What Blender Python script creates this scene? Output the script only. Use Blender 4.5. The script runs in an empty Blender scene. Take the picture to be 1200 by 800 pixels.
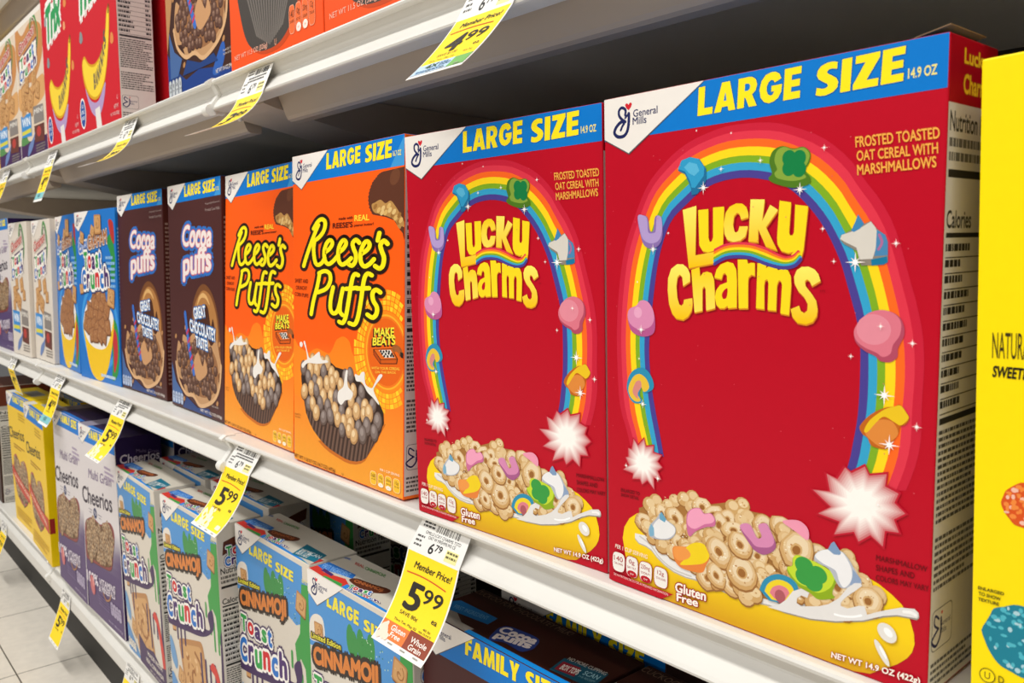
import bpy, bmesh, math, random
from mathutils import Matrix, Vector
from mathutils.geometry import tessellate_polygon

# ------------------------------------------------------------------ camera, light, exposure
scn = bpy.context.scene
COL = scn.collection
FWD, RGT, UPV = (-0.7473, 0.6573, -0.0975), (0.6607, 0.7506, -0.0043), (-0.0703, 0.0676, 0.9952)
cd = bpy.data.cameras.new('camera')
cam = bpy.data.objects.new('camera', cd)
COL.objects.link(cam)
cam.matrix_world = Matrix(((RGT[0], UPV[0], -FWD[0], 0.361), (RGT[1], UPV[1], -FWD[1], -0.3793),
                           (RGT[2], UPV[2], -FWD[2], 0.1974), (0, 0, 0, 1)))
cd.sensor_width = 36.0
cd.lens = 975.0 / 1200.0 * 36.0
cd.clip_start = 0.01
cd.dof.use_dof = True
cd.dof.focus_distance = 0.60
cd.dof.aperture_fstop = 20.0
scn.camera = cam

scn.view_settings.view_transform = 'Standard'
scn.view_settings.look = 'None'
scn.view_settings.gamma = 1.0
scn.view_settings.use_curve_mapping = False
scn.view_settings.exposure = -0.22

w = bpy.data.worlds.new('store_light')
scn.world = w
w.use_nodes = True
w.node_tree.nodes['Background'].inputs[0].default_value = (1.0, 0.985, 0.96, 1)
w.node_tree.nodes['Background'].inputs[1].default_value = 0.15


def area(name, loc, sx, sy, power, rot=(0, 0, 0), col=(1.0, 0.985, 0.955)):
    l = bpy.data.lights.new(name, 'AREA')
    l.shape = 'RECTANGLE'
    l.size, l.size_y = sx, sy
    l.energy = power
    l.color = col
    o = bpy.data.objects.new(name, l)
    o.location = loc
    o.rotation_euler = rot
    COL.objects.link(o)
    return o


# two rows of ceiling tubes above the aisle
area('ceiling_tube_light', (-0.6, -0.95, 2.15), 6.5, 0.25, 112)
area('ceiling_tube_light.001', (-0.6, -2.5, 2.15), 6.5, 0.25, 90)
area('ceiling_tube_light.002', (-0.6, -4.2, 2.15), 6.5, 0.25, 70)

# ------------------------------------------------------------------ materials
MATS = {}


def lin(c):
    c = c / 255.0
    return c / 12.92 if c <= 0.04045 else ((c + 0.055) / 1.055) ** 2.4


def rgb(h):
    if isinstance(h, str):
        return tuple(lin(int(h[i:i + 2], 16)) for i in (0, 2, 4))
    return h


def mat(name, color, rough=0.45, metal=0.0, noise=0.06, nscale=40.0, bump=0.0, bscale=300.0, coat=0.0, spec=0.5):
    m = bpy.data.materials.new(name)
    m.use_nodes = True
    nt = m.node_tree
    b = nt.nodes['Principled BSDF']
    b.inputs['Roughness'].default_value = rough
    b.inputs['Metallic'].default_value = metal
    b.inputs['Specular IOR Level'].default_value = spec
    b.inputs['Coat Weight'].default_value = coat
    b.inputs['Coat Roughness'].default_value = 0.25
    tc = nt.nodes.new('ShaderNodeTexCoord')
    n = nt.nodes.new('ShaderNodeTexNoise')
    n.inputs['Scale'].default_value = nscale
    n.inputs['Detail'].default_value = 4
    nt.links.new(tc.outputs['Object'], n.inputs['Vector'])
    mp = nt.nodes.new('ShaderNodeMapRange')
    mp.inputs['To Min'].default_value = 1 - noise
    mp.inputs['To Max'].default_value = 1 + noise
    nt.links.new(n.outputs['Fac'], mp.inputs['Value'])
    mx = nt.nodes.new('ShaderNodeVectorMath')
    mx.operation = 'SCALE'
    if color == 'attr':
        a = nt.nodes.new('ShaderNodeVertexColor')
        a.layer_name = 'Col'
        nt.links.new(a.outputs['Color'], mx.inputs[0])
    else:
        mx.inputs[0].default_value = rgb(color)
    nt.links.new(mp.outputs['Result'], mx.inputs['Scale'])
    nt.links.new(mx.outputs['Vector'], b.inputs['Base Color'])
    if bump:
        n2 = nt.nodes.new('ShaderNodeTexNoise')
        n2.inputs['Scale'].default_value = bscale
        n2.inputs['Detail'].default_value = 2
        nt.links.new(tc.outputs['Object'], n2.inputs['Vector'])
        bp = nt.nodes.new('ShaderNodeBump')
        bp.inputs['Strength'].default_value = bump
        bp.inputs['Distance'].default_value = 0.0004
        nt.links.new(n2.outputs['Fac'], bp.inputs['Height'])
        nt.links.new(bp.outputs['Normal'], b.inputs['Normal'])
    MATS[name] = m
    return m


mat('printed_card', 'attr', 0.40, spec=0.2, noise=0.03, nscale=180, bump=0.06, bscale=500)
mat('printed_paper', 'attr', 0.6, noise=0.02, nscale=120)
mat('rail_plastic', 'dad7d0', 0.38, noise=0.05, nscale=25)
mat('joiner_plastic', 'e6e4de', 0.32, noise=0.03)
mat('shaded_shelf_paint', 'b3a392', 0.42, noise=0.06, nscale=14)  # tan copy of the deck paint, underside shade put into the colour
mat('deck_paint', 'd9d6ce', 0.45, noise=0.05, nscale=14)
mat('dark_paint', '40372f', 0.55, noise=0.10, nscale=10)
mat('kick_paint', '15120f', 0.6, noise=0.2, nscale=30)
mat('kraft_card', '8a6a48', 0.7)
mat('paper_white', 'efece6', 0.6)


def tile_material():
    m = bpy.data.materials.new('floor_tile')
    m.use_nodes = True
    nt = m.node_tree
    b = nt.nodes['Principled BSDF']
    tc = nt.nodes.new('ShaderNodeTexCoord')
    mp = nt.nodes.new('ShaderNodeMapping')
    mp.inputs['Location'].default_value = (1.66, 0.0965, 0)
    nt.links.new(tc.outputs['Object'], mp.inputs['Vector'])
    br = nt.nodes.new('ShaderNodeTexBrick')
    br.offset = 0.0
    br.inputs['Scale'].default_value = 1.0
    br.inputs['Brick Width'].default_value = 0.3048
    br.inputs['Row Height'].default_value = 0.3048
    br.inputs['Mortar Size'].default_value = 0.0012
    br.inputs['Mortar Smooth'].default_value = 0.1
    br.inputs['Color1'].default_value = (*rgb('dcd4c7'), 1)
    br.inputs['Color2'].default_value = (*rgb('d7cfc2'), 1)
    br.inputs['Mortar'].default_value = (*rgb('4c443a'), 1)
    nt.links.new(mp.outputs['Vector'], br.inputs['Vector'])
    n = nt.nodes.new('ShaderNodeTexNoise')
    n.inputs['Scale'].default_value = 60
    n.inputs['Detail'].default_value = 5
    nt.links.new(tc.outputs['Object'], n.inputs['Vector'])
    r = nt.nodes.new('ShaderNodeMapRange')
    r.inputs['To Min'].default_value = 0.85
    r.inputs['To Max'].default_value = 1.12
    nt.links.new(n.outputs['Fac'], r.inputs['Value'])
    mx = nt.nodes.new('ShaderNodeVectorMath')
    mx.operation = 'SCALE'
    nt.links.new(br.outputs['Color'], mx.inputs[0])
    nt.links.new(r.outputs['Result'], mx.inputs['Scale'])
    nt.links.new(mx.outputs['Vector'], b.inputs['Base Color'])
    b.inputs['Roughness'].default_value = 0.33
    MATS['floor_tile'] = m


tile_material()

# ------------------------------------------------------------------ helpers


def link(o, parent=None):
    COL.objects.link(o)
    if parent is not None:
        o.parent = parent
    return o


def obj(name, verts, faces, material, parent=None, smooth=False):
    me = bpy.data.meshes.new(name)
    me.from_pydata(verts, [], faces)
    me.update()
    me.materials.append(MATS[material])
    if smooth:
        for p in me.polygons:
            p.use_smooth = True
    return link(bpy.data.objects.new(name, me), parent)


def empty(name, loc, rot=(0, 0, 0)):
    o = bpy.data.objects.new(name, None)
    o.empty_display_size = 0.02
    o.location = loc
    o.rotation_euler = rot
    return link(o)


def tag(o, label=None, cat=None, group=None, kind=None):
    if label:
        o['label'] = label
    if cat:
        o['category'] = cat
    if group:
        o['group'] = group
    if kind:
        o['kind'] = kind
    return o


def extrude_x(profile, x0, x1):
    """closed (y,z) profile swept along x, with end caps"""
    n = len(profile)
    v = [(x0, y, z) for y, z in profile] + [(x1, y, z) for y, z in profile]
    f = [(i, (i + 1) % n, n + (i + 1) % n, n + i) for i in range(n)]
    f.append(tuple(range(n - 1, -1, -1)))
    f.append(tuple(range(n, 2 * n)))
    return v, f


def fix_normals(o):
    bm = bmesh.new()
    bm.from_mesh(o.data)
    bmesh.ops.recalc_face_normals(bm, faces=bm.faces)
    bm.to_mesh(o.data)
    bm.free()
    return o


def box(x0, x1, y0, y1, z0, z1):
    v = [(x, y, z) for z in (z0, z1) for y in (y0, y1) for x in (x0, x1)]
    f = [(0, 2, 3, 1), (4, 5, 7, 6), (0, 1, 5, 4), (2, 6, 7, 3), (0, 4, 6, 2), (1, 3, 7, 5)]
    return v, f


# ---- lettering outlines from Blender's built-in font
GLY = {}


def glyphs(s, off):
    k = (s, off)
    if k not in GLY:
        cu = bpy.data.curves.new('lettering_source', 'FONT')
        cu.body = s
        cu.offset = off
        cu.resolution_u = 3
        cu.fill_mode = 'BOTH'
        o = bpy.data.objects.new('lettering_source', cu)
        COL.objects.link(o)
        dg = bpy.context.evaluated_depsgraph_get()
        ev = o.evaluated_get(dg)
        me = ev.to_mesh()
        vs = [(v.co.x, v.co.y) for v in me.vertices]
        fs = [tuple(p.vertices) for p in me.polygons]
        ev.to_mesh_clear()
        bpy.data.objects.remove(o)
        bpy.data.curves.remove(cu)
        GLY[k] = (vs, fs)
    return GLY[k]


def spline(pts, n=6, closed=True):
    out = []
    m = len(pts)
    for i in range(m if closed else m - 1):
        if closed:
            p0, p1, p2, p3 = pts[i - 1], pts[i], pts[(i + 1) % m], pts[(i + 2) % m]
        else:
            p0, p1, p2, p3 = pts[max(i - 1, 0)], pts[i], pts[i + 1], pts[min(i + 2, m - 1)]
        for j in range(n):
            t = j / n
            out.append(tuple(0.5 * (2 * b + (c - a) * t + (2 * a - 5 * b + 4 * c - d) * t * t + (3 * b - a - 3 * c + d) * t ** 3)
                             for a, b, c, d in zip(p0, p1, p2, p3)))
    if not closed:
        out.append(pts[-1])
    return out


def resample(pts, n):
    L = [0]
    for a, b in zip(pts, pts[1:]):
        L.append(L[-1] + math.hypot(b[0] - a[0], b[1] - a[1]))
    out, k = [], 0
    for i in range(n + 1):
        s = L[-1] * i / n
        while k < len(L) - 2 and L[k + 1] < s:
            k += 1
        t = (s - L[k]) / max(L[k + 1] - L[k], 1e-9)
        out.append((pts[k][0] + (pts[k + 1][0] - pts[k][0]) * t, pts[k][1] + (pts[k + 1][1] - pts[k][1]) * t))
    return out


def inside(p, poly):
    r = False
    for (x1, y1), (x2, y2) in zip(poly, poly[1:] + poly[:1]):
        if (y1 > p[1]) != (y2 > p[1]) and p[0] < (x2 - x1) * (p[1] - y1) / (y2 - y1) + x1:
            r = not r
    return r


def lerp(a, b, t):
    return tuple(x + (y - x) * t for x, y in zip(a, b))


class Art:
    """printing on a flat face: coloured shapes in millimetres, each a hair above the one before"""

    def __init__(self, base=0.03, step=0.0025):
        self.v, self.f, self.c = [], [], []
        self.d, self.step = base, step

    def raw(self, pts, faces, col):
        n = len(self.v)
        self.d += self.step
        cf = col if callable(col) else None
        c0 = None if cf else rgb(col)
        self.v += [(p[0], p[1], self.d) for p in pts]
        for f in faces:
            self.f.append(tuple(n + i for i in f))
            self.c.append([rgb(cf(*pts[i])) if cf else c0 for i in f])

    def poly(self, pts, col):
        a = sum(p[0] * q[1] - q[0] * p[1] for p, q in zip(pts, pts[1:] + pts[:1]))
        if a < 0:
            pts = pts[::-1]
        tri = tessellate_polygon([[Vector((p[0], p[1], 0)) for p in pts]])
        fs = []
        for t in tri:
            (ax, ay), (bx, by), (cx, cy) = [pts[i] for i in t]
            fs.append(t if (bx - ax) * (cy - ay) - (by - ay) * (cx - ax) > 0 else t[::-1])
        self.raw(pts, fs, col)

    def blob(self, pts, col, n=5):
        self.poly(spline(pts, n), col)

    def rect(self, x0, y0, x1, y1, col):
        self.raw([(x0, y0), (x1, y0), (x1, y1), (x0, y1)], [(0, 1, 2, 3)], col)

    def ell(self, c, rx, ry, col, rot=0.0, n=20):
        cs, sn = math.cos(rot), math.sin(rot)
        p = []
        for i in range(n):
            a = 2 * math.pi * i / n
            x, y = rx * math.cos(a), ry * math.sin(a)
            p.append((c[0] + x * cs - y * sn, c[1] + x * sn + y * cs))
        self.raw(p, [tuple(range(n))], col)

    def rrect(self, q, col, r=0.25):
        """rounded quad"""
        p = []
        for i in range(4):
            a, b, c = q[i - 1], q[i], q[(i + 1) % 4]
            s, e = lerp(b, a, r), lerp(b, c, r)
            for t in (0, 0.25, 0.5, 0.75, 1):
                p.append(lerp(lerp(s, b, t), lerp(b, e, t), t))
        self.poly(p, col)

    def band(self, A, B, col):
        n = len(A)
        f = []
        for i in range(n - 1):
            f.append((i, i + 1, n + i + 1, n + i))
        (ax, ay), (bx, by), (cx, cy) = A[0], A[1], B[1]
        if (bx - ax) * (cy - ay) - (by - ay) * (cx - ax) < 0:
            f = [q[::-1] for q in f]
        self.raw(list(A) + list(B), f, col)

    def stroke(self, pts, wd, col, smooth=True, asp=1.0):
        if smooth and len(pts) > 2:
            pts = spline(pts, 5, closed=False)
        if asp != 1.0:
            n0 = len(self.v)
            self.stroke([(x, y / asp) for x, y in pts], wd, col, False)
            for i in range(n0, len(self.v)):
                x, y, d = self.v[i]
                self.v[i] = (x, y * asp, d)
            return
        r = wd / 2
        d0 = self.d
        for i, p in enumerate(pts):
            self.d = d0 + (i % 2) * 0.001
            self.ell(p, r, r, col, n=12)
        for i, (a, b) in enumerate(zip(pts, pts[1:])):
            L = math.hypot(b[0] - a[0], b[1] - a[1])
            if L < 1e-6:
                continue
            nx, ny = -(b[1] - a[1]) / L * r, (b[0] - a[0]) / L * r
            self.d = d0 + 0.002 + (i % 2) * 0.001
            self.raw([(a[0] - nx, a[1] - ny), (b[0] - nx, b[1] - ny), (b[0] + nx, b[1] + ny), (a[0] + nx, a[1] + ny)], [(0, 1, 2, 3)], col)
        self.d = d0 + 0.008

    def text(self, s, q, col, off=0.0, warp=None, grow=0.0):
        """lettering fitted to the box  q = [bottom left, bottom right, top left]"""
        v0, f0 = glyphs(s, 0.0)
        x0, x1 = min(v[0] for v in v0) - off, max(v[0] for v in v0) + off
        y0, y1 = min(v[1] for v in v0) - off, max(v[1] for v in v0) + off
        tot = off + grow
        n = 1 if tot < 0.004 else (6 if tot < 0.05 else 10)
        bl, br, tl = q
        area2 = (br[0] - bl[0]) * (tl[1] - bl[1]) - (br[1] - bl[1]) * (tl[0] - bl[0])
        for k in range(n):
            sx, sy = (0, 0) if n == 1 else (tot * math.cos(2 * math.pi * k / n), tot * math.sin(2 * math.pi * k / n))
            P = []
            for x, y in v0:
                u, t = (x + sx - x0) / (x1 - x0), (y + sy - y0) / (y1 - y0)
                if warp:
                    u, t = warp(u, t)
                P.append((bl[0] + (br[0] - bl[0]) * u + (tl[0] - bl[0]) * t, bl[1] + (br[1] - bl[1]) * u + (tl[1] - bl[1]) * t))
            F = f0 if area2 > 0 else [f[::-1] for f in f0]
            if n > 1 and k == 0 and tot > 0.03:
                P0 = [(bl[0] + (br[0] - bl[0]) * w_[0] + (tl[0] - bl[0]) * w_[1], bl[1] + (br[1] - bl[1]) * w_[0] + (tl[1] - bl[1]) * w_[1])
                      for w_ in [((warp or (lambda a_, b_: (a_, b_)))((x - x0) / (x1 - x0), (y - y0) / (y1 - y0))) for x, y in v0]]
                self.raw(P0, F, col)
            self.d -= self.step * 0.6 if k < n - 1 else 0
            self.raw(P, F, col)

    def line_text(self, s, x, y, w, h, col, off=0.0, **k):
        self.text(s, [(x, y), (x + w, y), (x, y + h)], col, off, **k)

    def greek(self, x0, y0, x1, y1, lines, col, rnd, fill=0.62):
        """lines of print too small to read"""
        dh = (y1 - y0) / lines
        for i in range(lines):
            y = y1 - (i + 1) * dh
            x = x0
            end = x1 - (rnd.random() * 0.35 * (x1 - x0) if rnd.random() < 0.3 else 0)
            while x < end - 0.6:
                wd = min(rnd.uniform(1.0, 4.5), end - x)
                d = self.d
                self.rect(x, y + dh * (1 - fill), x + wd, y + dh, col)
                self.d = d
                x += wd + 0.7
        self.d += self.step

    def clip(self, w, h):
        self.v = [(min(max(u, 0.4), w - 0.4), min(max(v, 0.4), h - 0.4), d) for u, v, d in self.v]

    def build(self, name, parent, fn, material='printed_card'):
        me = bpy.data.meshes.new(name)
        me.from_pydata([fn(*v) for v in self.v], [], self.f)
        ca = me.color_attributes.new('Col', 'FLOAT_COLOR', 'CORNER')
        flat = []
        for c in self.c:
            for q in c:
                flat += [q[0], q[1], q[2], 1.0]
        ca.data.foreach_set('color', flat)
        me.materials.append(MATS[material])
        me.update()
        return link(bpy.data.objects.new(name, me), parent)


def carton_mesh(W, H, D, front, side, top, back=None, bev=0.0009, name='carton'):
    """a folded card box: bevelled edges, printed base colour per face"""
    bm = bmesh.new()
    v, f = box(-W / 2, W / 2, 0, D, 0, H)
    bv = [bm.verts.new(p) for p in v]
    for q in f:
        bm.faces.new([bv[i] for i in q])
    bmesh.ops.bevel(bm, geom=bm.edges[:], offset=bev, segments=2, profile=0.5, affect='EDGES')
    bmesh.ops.recalc_face_normals(bm, faces=bm.faces)
    lay = bm.loops.layers.float_color.new('Col')
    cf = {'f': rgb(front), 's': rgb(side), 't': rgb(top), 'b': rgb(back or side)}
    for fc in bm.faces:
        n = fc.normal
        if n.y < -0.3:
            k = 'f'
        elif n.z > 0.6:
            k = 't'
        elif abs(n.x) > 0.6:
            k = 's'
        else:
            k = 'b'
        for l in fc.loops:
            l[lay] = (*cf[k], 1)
    me = bpy.data.meshes.new(name)
    bm.to_mesh(me)
    bm.free()
    me.materials.append(MATS['printed_card'])
    return me


class Box:
    """one cereal carton: an Empty at the foot of its front with the carton and its printing"""

    def __init__(self, W, H, D, front, side, top, name='cereal_box'):
        self.W, self.H, self.D = W, H, D
        self.root = empty(name, (0, 0, 0))
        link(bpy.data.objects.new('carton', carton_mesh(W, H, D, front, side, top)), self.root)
        self.w, self.h, self.dp = W * 1000, H * 1000, D * 1000

    def front(self, a, name):
        a.clip(self.w, self.h)
        W = self.W
        return a.build(name, self.root, lambda u, v, d: (u / 1000 - W / 2, -d / 1000, v / 1000))

    def right(self, a, name):
        a.clip(self.dp, self.h)
        W = self.W
        return a.build(name, self.root, lambda u, v, d: (W / 2 + d / 1000, u / 1000, v / 1000))

    def top(self, a, name):
        a.clip(self.w, self.dp)
        W, H = self.W, self.H
        return a.build(name, self.root, lambda u, v, d: (u / 1000 - W / 2, v / 1000, H + d / 1000))


def put(root, b, label, group, first=False):
    """place a carton (x,y,z,yaw,lean); copies get copies of every part"""
    x, y, z, yaw, lean = b
    r = root
    if not first:
        r = root.copy()
        COL.objects.link(r)
        for ch in root.children:
            c = ch.copy()
            COL.objects.link(c)
            c.parent = r
    r.location = (x, y, z)
    r.rotation_euler = (-lean, 0, yaw)
    tag(r, label, 'cereal box', group)
    return r

# ------------------------------------------------------------------ the setting: floor, back wall of the gondola, kick plate
ZM, ZL, ZU, ZT = 0.0, -0.3921, 0.3936, 0.753
FLOOR = -0.563
tag(obj('floor', *box(-6.0, 3.0, -4.5, 1.2, FLOOR - 0.05, FLOOR), 'floor_tile'), kind='structure')
tag(obj('wall_back', *box(-3.262, 1.248, 0.43, 0.455, FLOOR, 1.15), 'dark_paint'), kind='structure')
tag(obj('baseboard_front', *box(-3.262, 1.248, 0.025, 0.04, FLOOR, ZL - 0.05), 'kick_paint'), kind='structure')

RAIL = [(0.006, 0.0), (-0.0100, 0.0), (-0.0120, -0.0008), (-0.0128, -0.0024), (-0.0124, -0.0042), (-0.0110, -0.0050), (-0.0064, -0.0052),
        (-0.0060, -0.0062), (-0.0040, -0.0095), (-0.0012, -0.0146), (-0.0016, -0.0158), (-0.0048, -0.0200), (-0.0084, -0.0246),
        (-0.0116, -0.0288), (-0.0130, -0.0310), (-0.0126, -0.0326), (-0.0108, -0.0333), (0.006, -0.0333)]


def shelf_section(x0, x1, z, label, group, base=False):
    root = empty('store_shelf', (x0, 0, z))
    tag(root, label, 'shelf', group)
    L = x1 - x0
    g = 0.0007
    obj('deck', *box(g, L - g, 0.004, 0.428, -0.018, -0.0002), 'deck_paint', root)
    prof = RAIL
    if base:
        prof = RAIL[:-3] + [(-0.0130, -0.0335), (-0.0132, -0.050), (-0.0118, -0.0545), (0.0, -0.0552), (0.006, -0.0552)]
    v, f = extrude_x(prof, g, L - g)
    rail = fix_normals(obj('price_rail', v, f, 'rail_plastic', root))
    # joiner clip over the end of the rail: a rib that follows the channel and ends in a round lug
    rib = [(y - 0.0036, zz) for y, zz in RAIL[1:-1]]
    rib = [(0.0, 0.0012), (-0.011, 0.0016)] + rib[2:] + [(-0.010, -0.0365), (0.002, -0.0365)]
    v, f = extrude_x(rib, 0.0006, 0.0096)
    jn = fix_normals(obj('rail_joiner', v, f, 'joiner_plastic', root))
    bm = bmesh.new()
    bmesh.ops.create_cone(bm, cap_ends=True, segments=20, radius1=0.0062, radius2=0.0062, depth=0.012,
                          matrix=Matrix.Translation((0.0068, -0.0150, -0.0335)) @ Matrix.Rotation(math.pi / 2, 4, 'Y'))
    me = bpy.data.meshes.new('joiner_lug')
    bm.to_mesh(me)
    bm.free()
    me.materials.append(MATS['joiner_plastic'])
    link(bpy.data.objects.new('joiner_lug', me), jn)
    if base:
        return root
    fl = [(0.0075, -0.0185), (0.0205, -0.0200), (0.0222, -0.0240), (0.0315, -0.0462), (0.0335, -0.0492), (0.0370, -0.0510), (0.0480, -0.0512),
          (0.0500, -0.0495), (0.0500, -0.0185)]
    v, f = extrude_x(fl, 0.095, L - 0.004)
    fix_normals(obj('front_flange', v, f, 'shaded_shelf_paint', root))
    br = [(0.0072, -0.0188), (0.0072, -0.0345), (0.022, -0.0385), (0.145, -0.0605), (0.40, -0.092), (0.427, -0.090), (0.427, -0.0188)]
    v, f = extrude_x(br, 0.0008, 0.0935)
    b = fix_normals(obj('shelf_bracket', v, f, 'shaded_shelf_paint', root))
    bm = bmesh.new()
    bmesh.ops.create_uvsphere(bm, u_segments=14, v_segments=8, radius=0.0028, matrix=Matrix.Translation((0.006, 0.020, -0.0385)))
    me = bpy.data.meshes.new('rivet')
    bm.to_mesh(me)
    bm.free()
    me.materials.append(MATS['rail_plastic'])
    link(bpy.data.objects.new('rivet', me), b)
    return root


XS = [-3.257, -2.357, -1.457, -0.557, 0.343, 1.243]
lev = [(ZT, 'topmost shelf', 'topmost shelf sections'),
       (ZU, 'upper white-railed shelf', 'upper shelf sections'),
       (ZM, 'middle white-railed shelf', 'middle shelf sections'),
       (ZL, 'bottom shelf above the floor', 'bottom shelf sections')]
part_of = ['', 'far left section of the ',
           'section left of the rail joint, of the ', 'nearest and widest section of the ',
           'section past the right edge of the photo, of the ']
for z, lb, gp in lev:
    for i in range(1, 5):
        shelf_section(XS[i], XS[i + 1], z, part_of[i] + lb, gp, base=(z == ZL))

# ------------------------------------------------------------------ printing shared by the cartons
NAVY, RED, WHITE, BLUE, YEL = '1c2359', 'd31f2e', 'efe9e2', '0078cf', 'ffe81c'
PANEL, INK = 'd8d4cc', '2b2a28'


def maker_badge(b, small=False, faint=False):
    """white corner triangle with the blue script G, red heart and the maker's name"""
    H = b.h
    a = Art(0.25)
    T = lambda *p: [(x, H - y) for x, y in p]
    a.poly(T((0.6, 0.5), (70.5, 0.3), (18.9, 33.1), (0.6, 23.7)), '5a5a60')
    a.poly(T((0.4, 0.4), (70.0, 0.3), (18.7, 32.3), (0.4, 23.0)), WHITE)
    a.stroke(T((16.3, 10.9), (16.5, 8.1), (13.9, 6.5), (11.7, 7.9), (11.8, 10.8), (14.2, 13.3), (16.4, 14.6)), 1.7, NAVY)
    a.stroke(T((15.4, 14.2), (12.6, 14.6), (9.4, 17.0), (8.1, 20.0), (10.8, 22.4), (15.4, 22.3), (18.1, 19.2), (19.0, 13.7), (18.9, 10.4)), 2.0, NAVY)
    a.stroke(T((15.4, 15.6), (14.3, 16.6), (12.9, 18.9)), 1.5, NAVY)
    a.stroke(T((16.2, 12.6), (19.0, 10.2)), 1.2, NAVY)
    a.poly(T((18.9, 8.6), (17.2, 7.2), (16.3, 5.7), (16.5, 4.8), (17.3, 4.5), (18.2, 4.8), (18.8, 5.6), (19.5, 4.7), (20.3, 4.4), (21.1, 4.8), (21.3, 5.7), (20.6, 7.0)), RED)
    a.text('General', T((22.2, 12.8), (39.6, 12.8), (22.2, 8.7)), NAVY, 0.012)
    a.text('Mills', T((21.8, 17.1), (31.8, 17.1), (21.8, 13.0)), NAVY, 0.012)
    return b.front(a, 'maker_badge')


BLK = {
 'L': (.62, [(0,0),(.62,0),(.62,.24),(.27,.24),(.27,1),(0,1)], []),
 'A': (.85, [(0,0),(.27,0),(.31,.16),(.54,.16),(.58,0),(.85,0),(.58,1),(.27,1)], [(.37,.36),(.48,.36),(.425,.66)]),
 'R': (.75, [(0,0),(.26,0),(.26,.33),(.30,.33),(.45,0),(.75,0),(.55,.40),(.68,.52),(.72,.70),(.66,.88),(.52,.98),(.38,1),(0,1)], [(.26,.55),(.38,.55),(.45,.60),(.46,.70),(.42,.77),(.34,.79),(.26,.79)]),
 'G': (.82, [(.78,.74),(.70,.90),(.55,.99),(.40,1),(.20,.94),(.06,.77),(0,.5),(.06,.23),(.2,.06),(.38,0),(.54,.03),(.70,.12),(.80,.3),(.82,.55),(.44,.55),(.44,.36),(.55,.36),(.50,.27),(.42,.24),(.32,.3),(.27,.42),(.27,.58),(.33,.70),(.42,.75),(.50,.72),(.55,.64)], []),
 'E': (.58, [(0,0),(.58,0),(.58,.23),(.26,.23),(.26,.39),(.55,.39),(.55,.61),(.26,.61),(.26,.77),(.58,.77),(.58,1),(0,1)], []),
 'F': (.56, [(0,0),(.26,0),(.26,.36),(.52,.36),(.52,.60),(.26,.60),(.26,.77),(.56,.77),(.56,1),(0,1)], []),
 'S': (.64, [(0,.06),(.14,.01),(.30,0),(.50,.06),(.62,.18),(.64,.34),(.58,.47),(.44,.58),(.32,.66),(.29,.72),(.34,.78),(.44,.79),(.58,.75),(.58,.96),(.44,1),(.30,1),(.12,.94),(.02,.82),(0,.66),(.06,.54),(.20,.43),(.32,.35),(.35,.29),(.30,.23),(.20,.22),(.02,.28)], []),
 'I': (.28, [(0,0),(.28,0),(.28,1),(0,1)], []),
 'Z': (.68, [(0,0),(.68,0),(.68,.23),(.36,.23),(.68,.84),(.68,1),(.03,1),(.03,.77),(.30,.77),(0,.16)], []),
 'M': (.95, [(0,0),(.24,0),(.26,.5),(.38,0),(.57,0),(.69,.5),(.71,0),(.95,0),(.85,1),(.62,1),(.475,.45),(.33,1),(.10,1)], []),
 'Y': (.75, [(.24,0),(.51,0),(.51,.4),(.75,1),(.46,1),(.375,.68),(.29,1),(0,1),(.24,.4)], [])}


def block_word(a, word, q, col, edge, back):
    """extra heavy capitals fitted to the box [bottom left, bottom right, top left]"""
    gap = 0.07
    tot = sum(BLK[c][0] for c in word) + gap * (len(word) - 1)
    bl, br, tl = q
    f = lambda u, t: (bl[0] + (br[0] - bl[0]) * u / tot + (tl[0] - bl[0]) * t, bl[1] + (br[1] - bl[1]) * u / tot + (tl[1] - bl[1]) * t)
    for k in range(5):
        x = 0.0
        dx, dy = ((-.35, -.35), (.35, -.35), (.35, .35), (-.35, .35), (0, 0))[k]
        for c in word:
            P = [f(x + u, t) for u, t in BLK[c][1]]
            a.poly([(p[0] + dx, p[1] + dy) for p in P], col if k == 4 else edge)
            if k == 4 and BLK[c][2]:
                a.poly([f(x + u, t) for u, t in BLK[c][2]], back)
            x += BLK[c][0] + gap


def size_banner(b, word='LARGE', size=None, fold=False, hgt=23.6):
    H, W = b.h, b.w
    a = Art(0.10)
    a.poly([(0.3, H - 0.3), (0.3, H - hgt - 0.6), (W - 0.3, H - hgt + 1.2), (W - 0.3, H - 0.3)], BLUE)
    if fold:
        a.poly([(W - 0.3, H - 1), (W - 21, H - hgt + 1), (W - 0.3, H - hgt + 1.2)], '3d98d8')
    k = W / 191.5
    x1, x2, x3 = (66, 124.5, 132.5) if word == 'LARGE' else (60, 126, 133)
    for s, p, q in ((word, x1, x2), ('SIZE', x3, 172.8 if word == 'LARGE' else 170)):
        qd = [(p * k, H - 17.9), (q * k, H - 16.9), (p * k + 0.8, H - 3.4)]
        block_word(a, s, qd, YEL, '0b5fae', BLUE)
    if size:
        a.line_text(size, 174.8 * k, H - 16.5, 12 * k, 4.4, 'f3e68a', 0.025)
    return b.front(a, 'size_banner')


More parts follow.
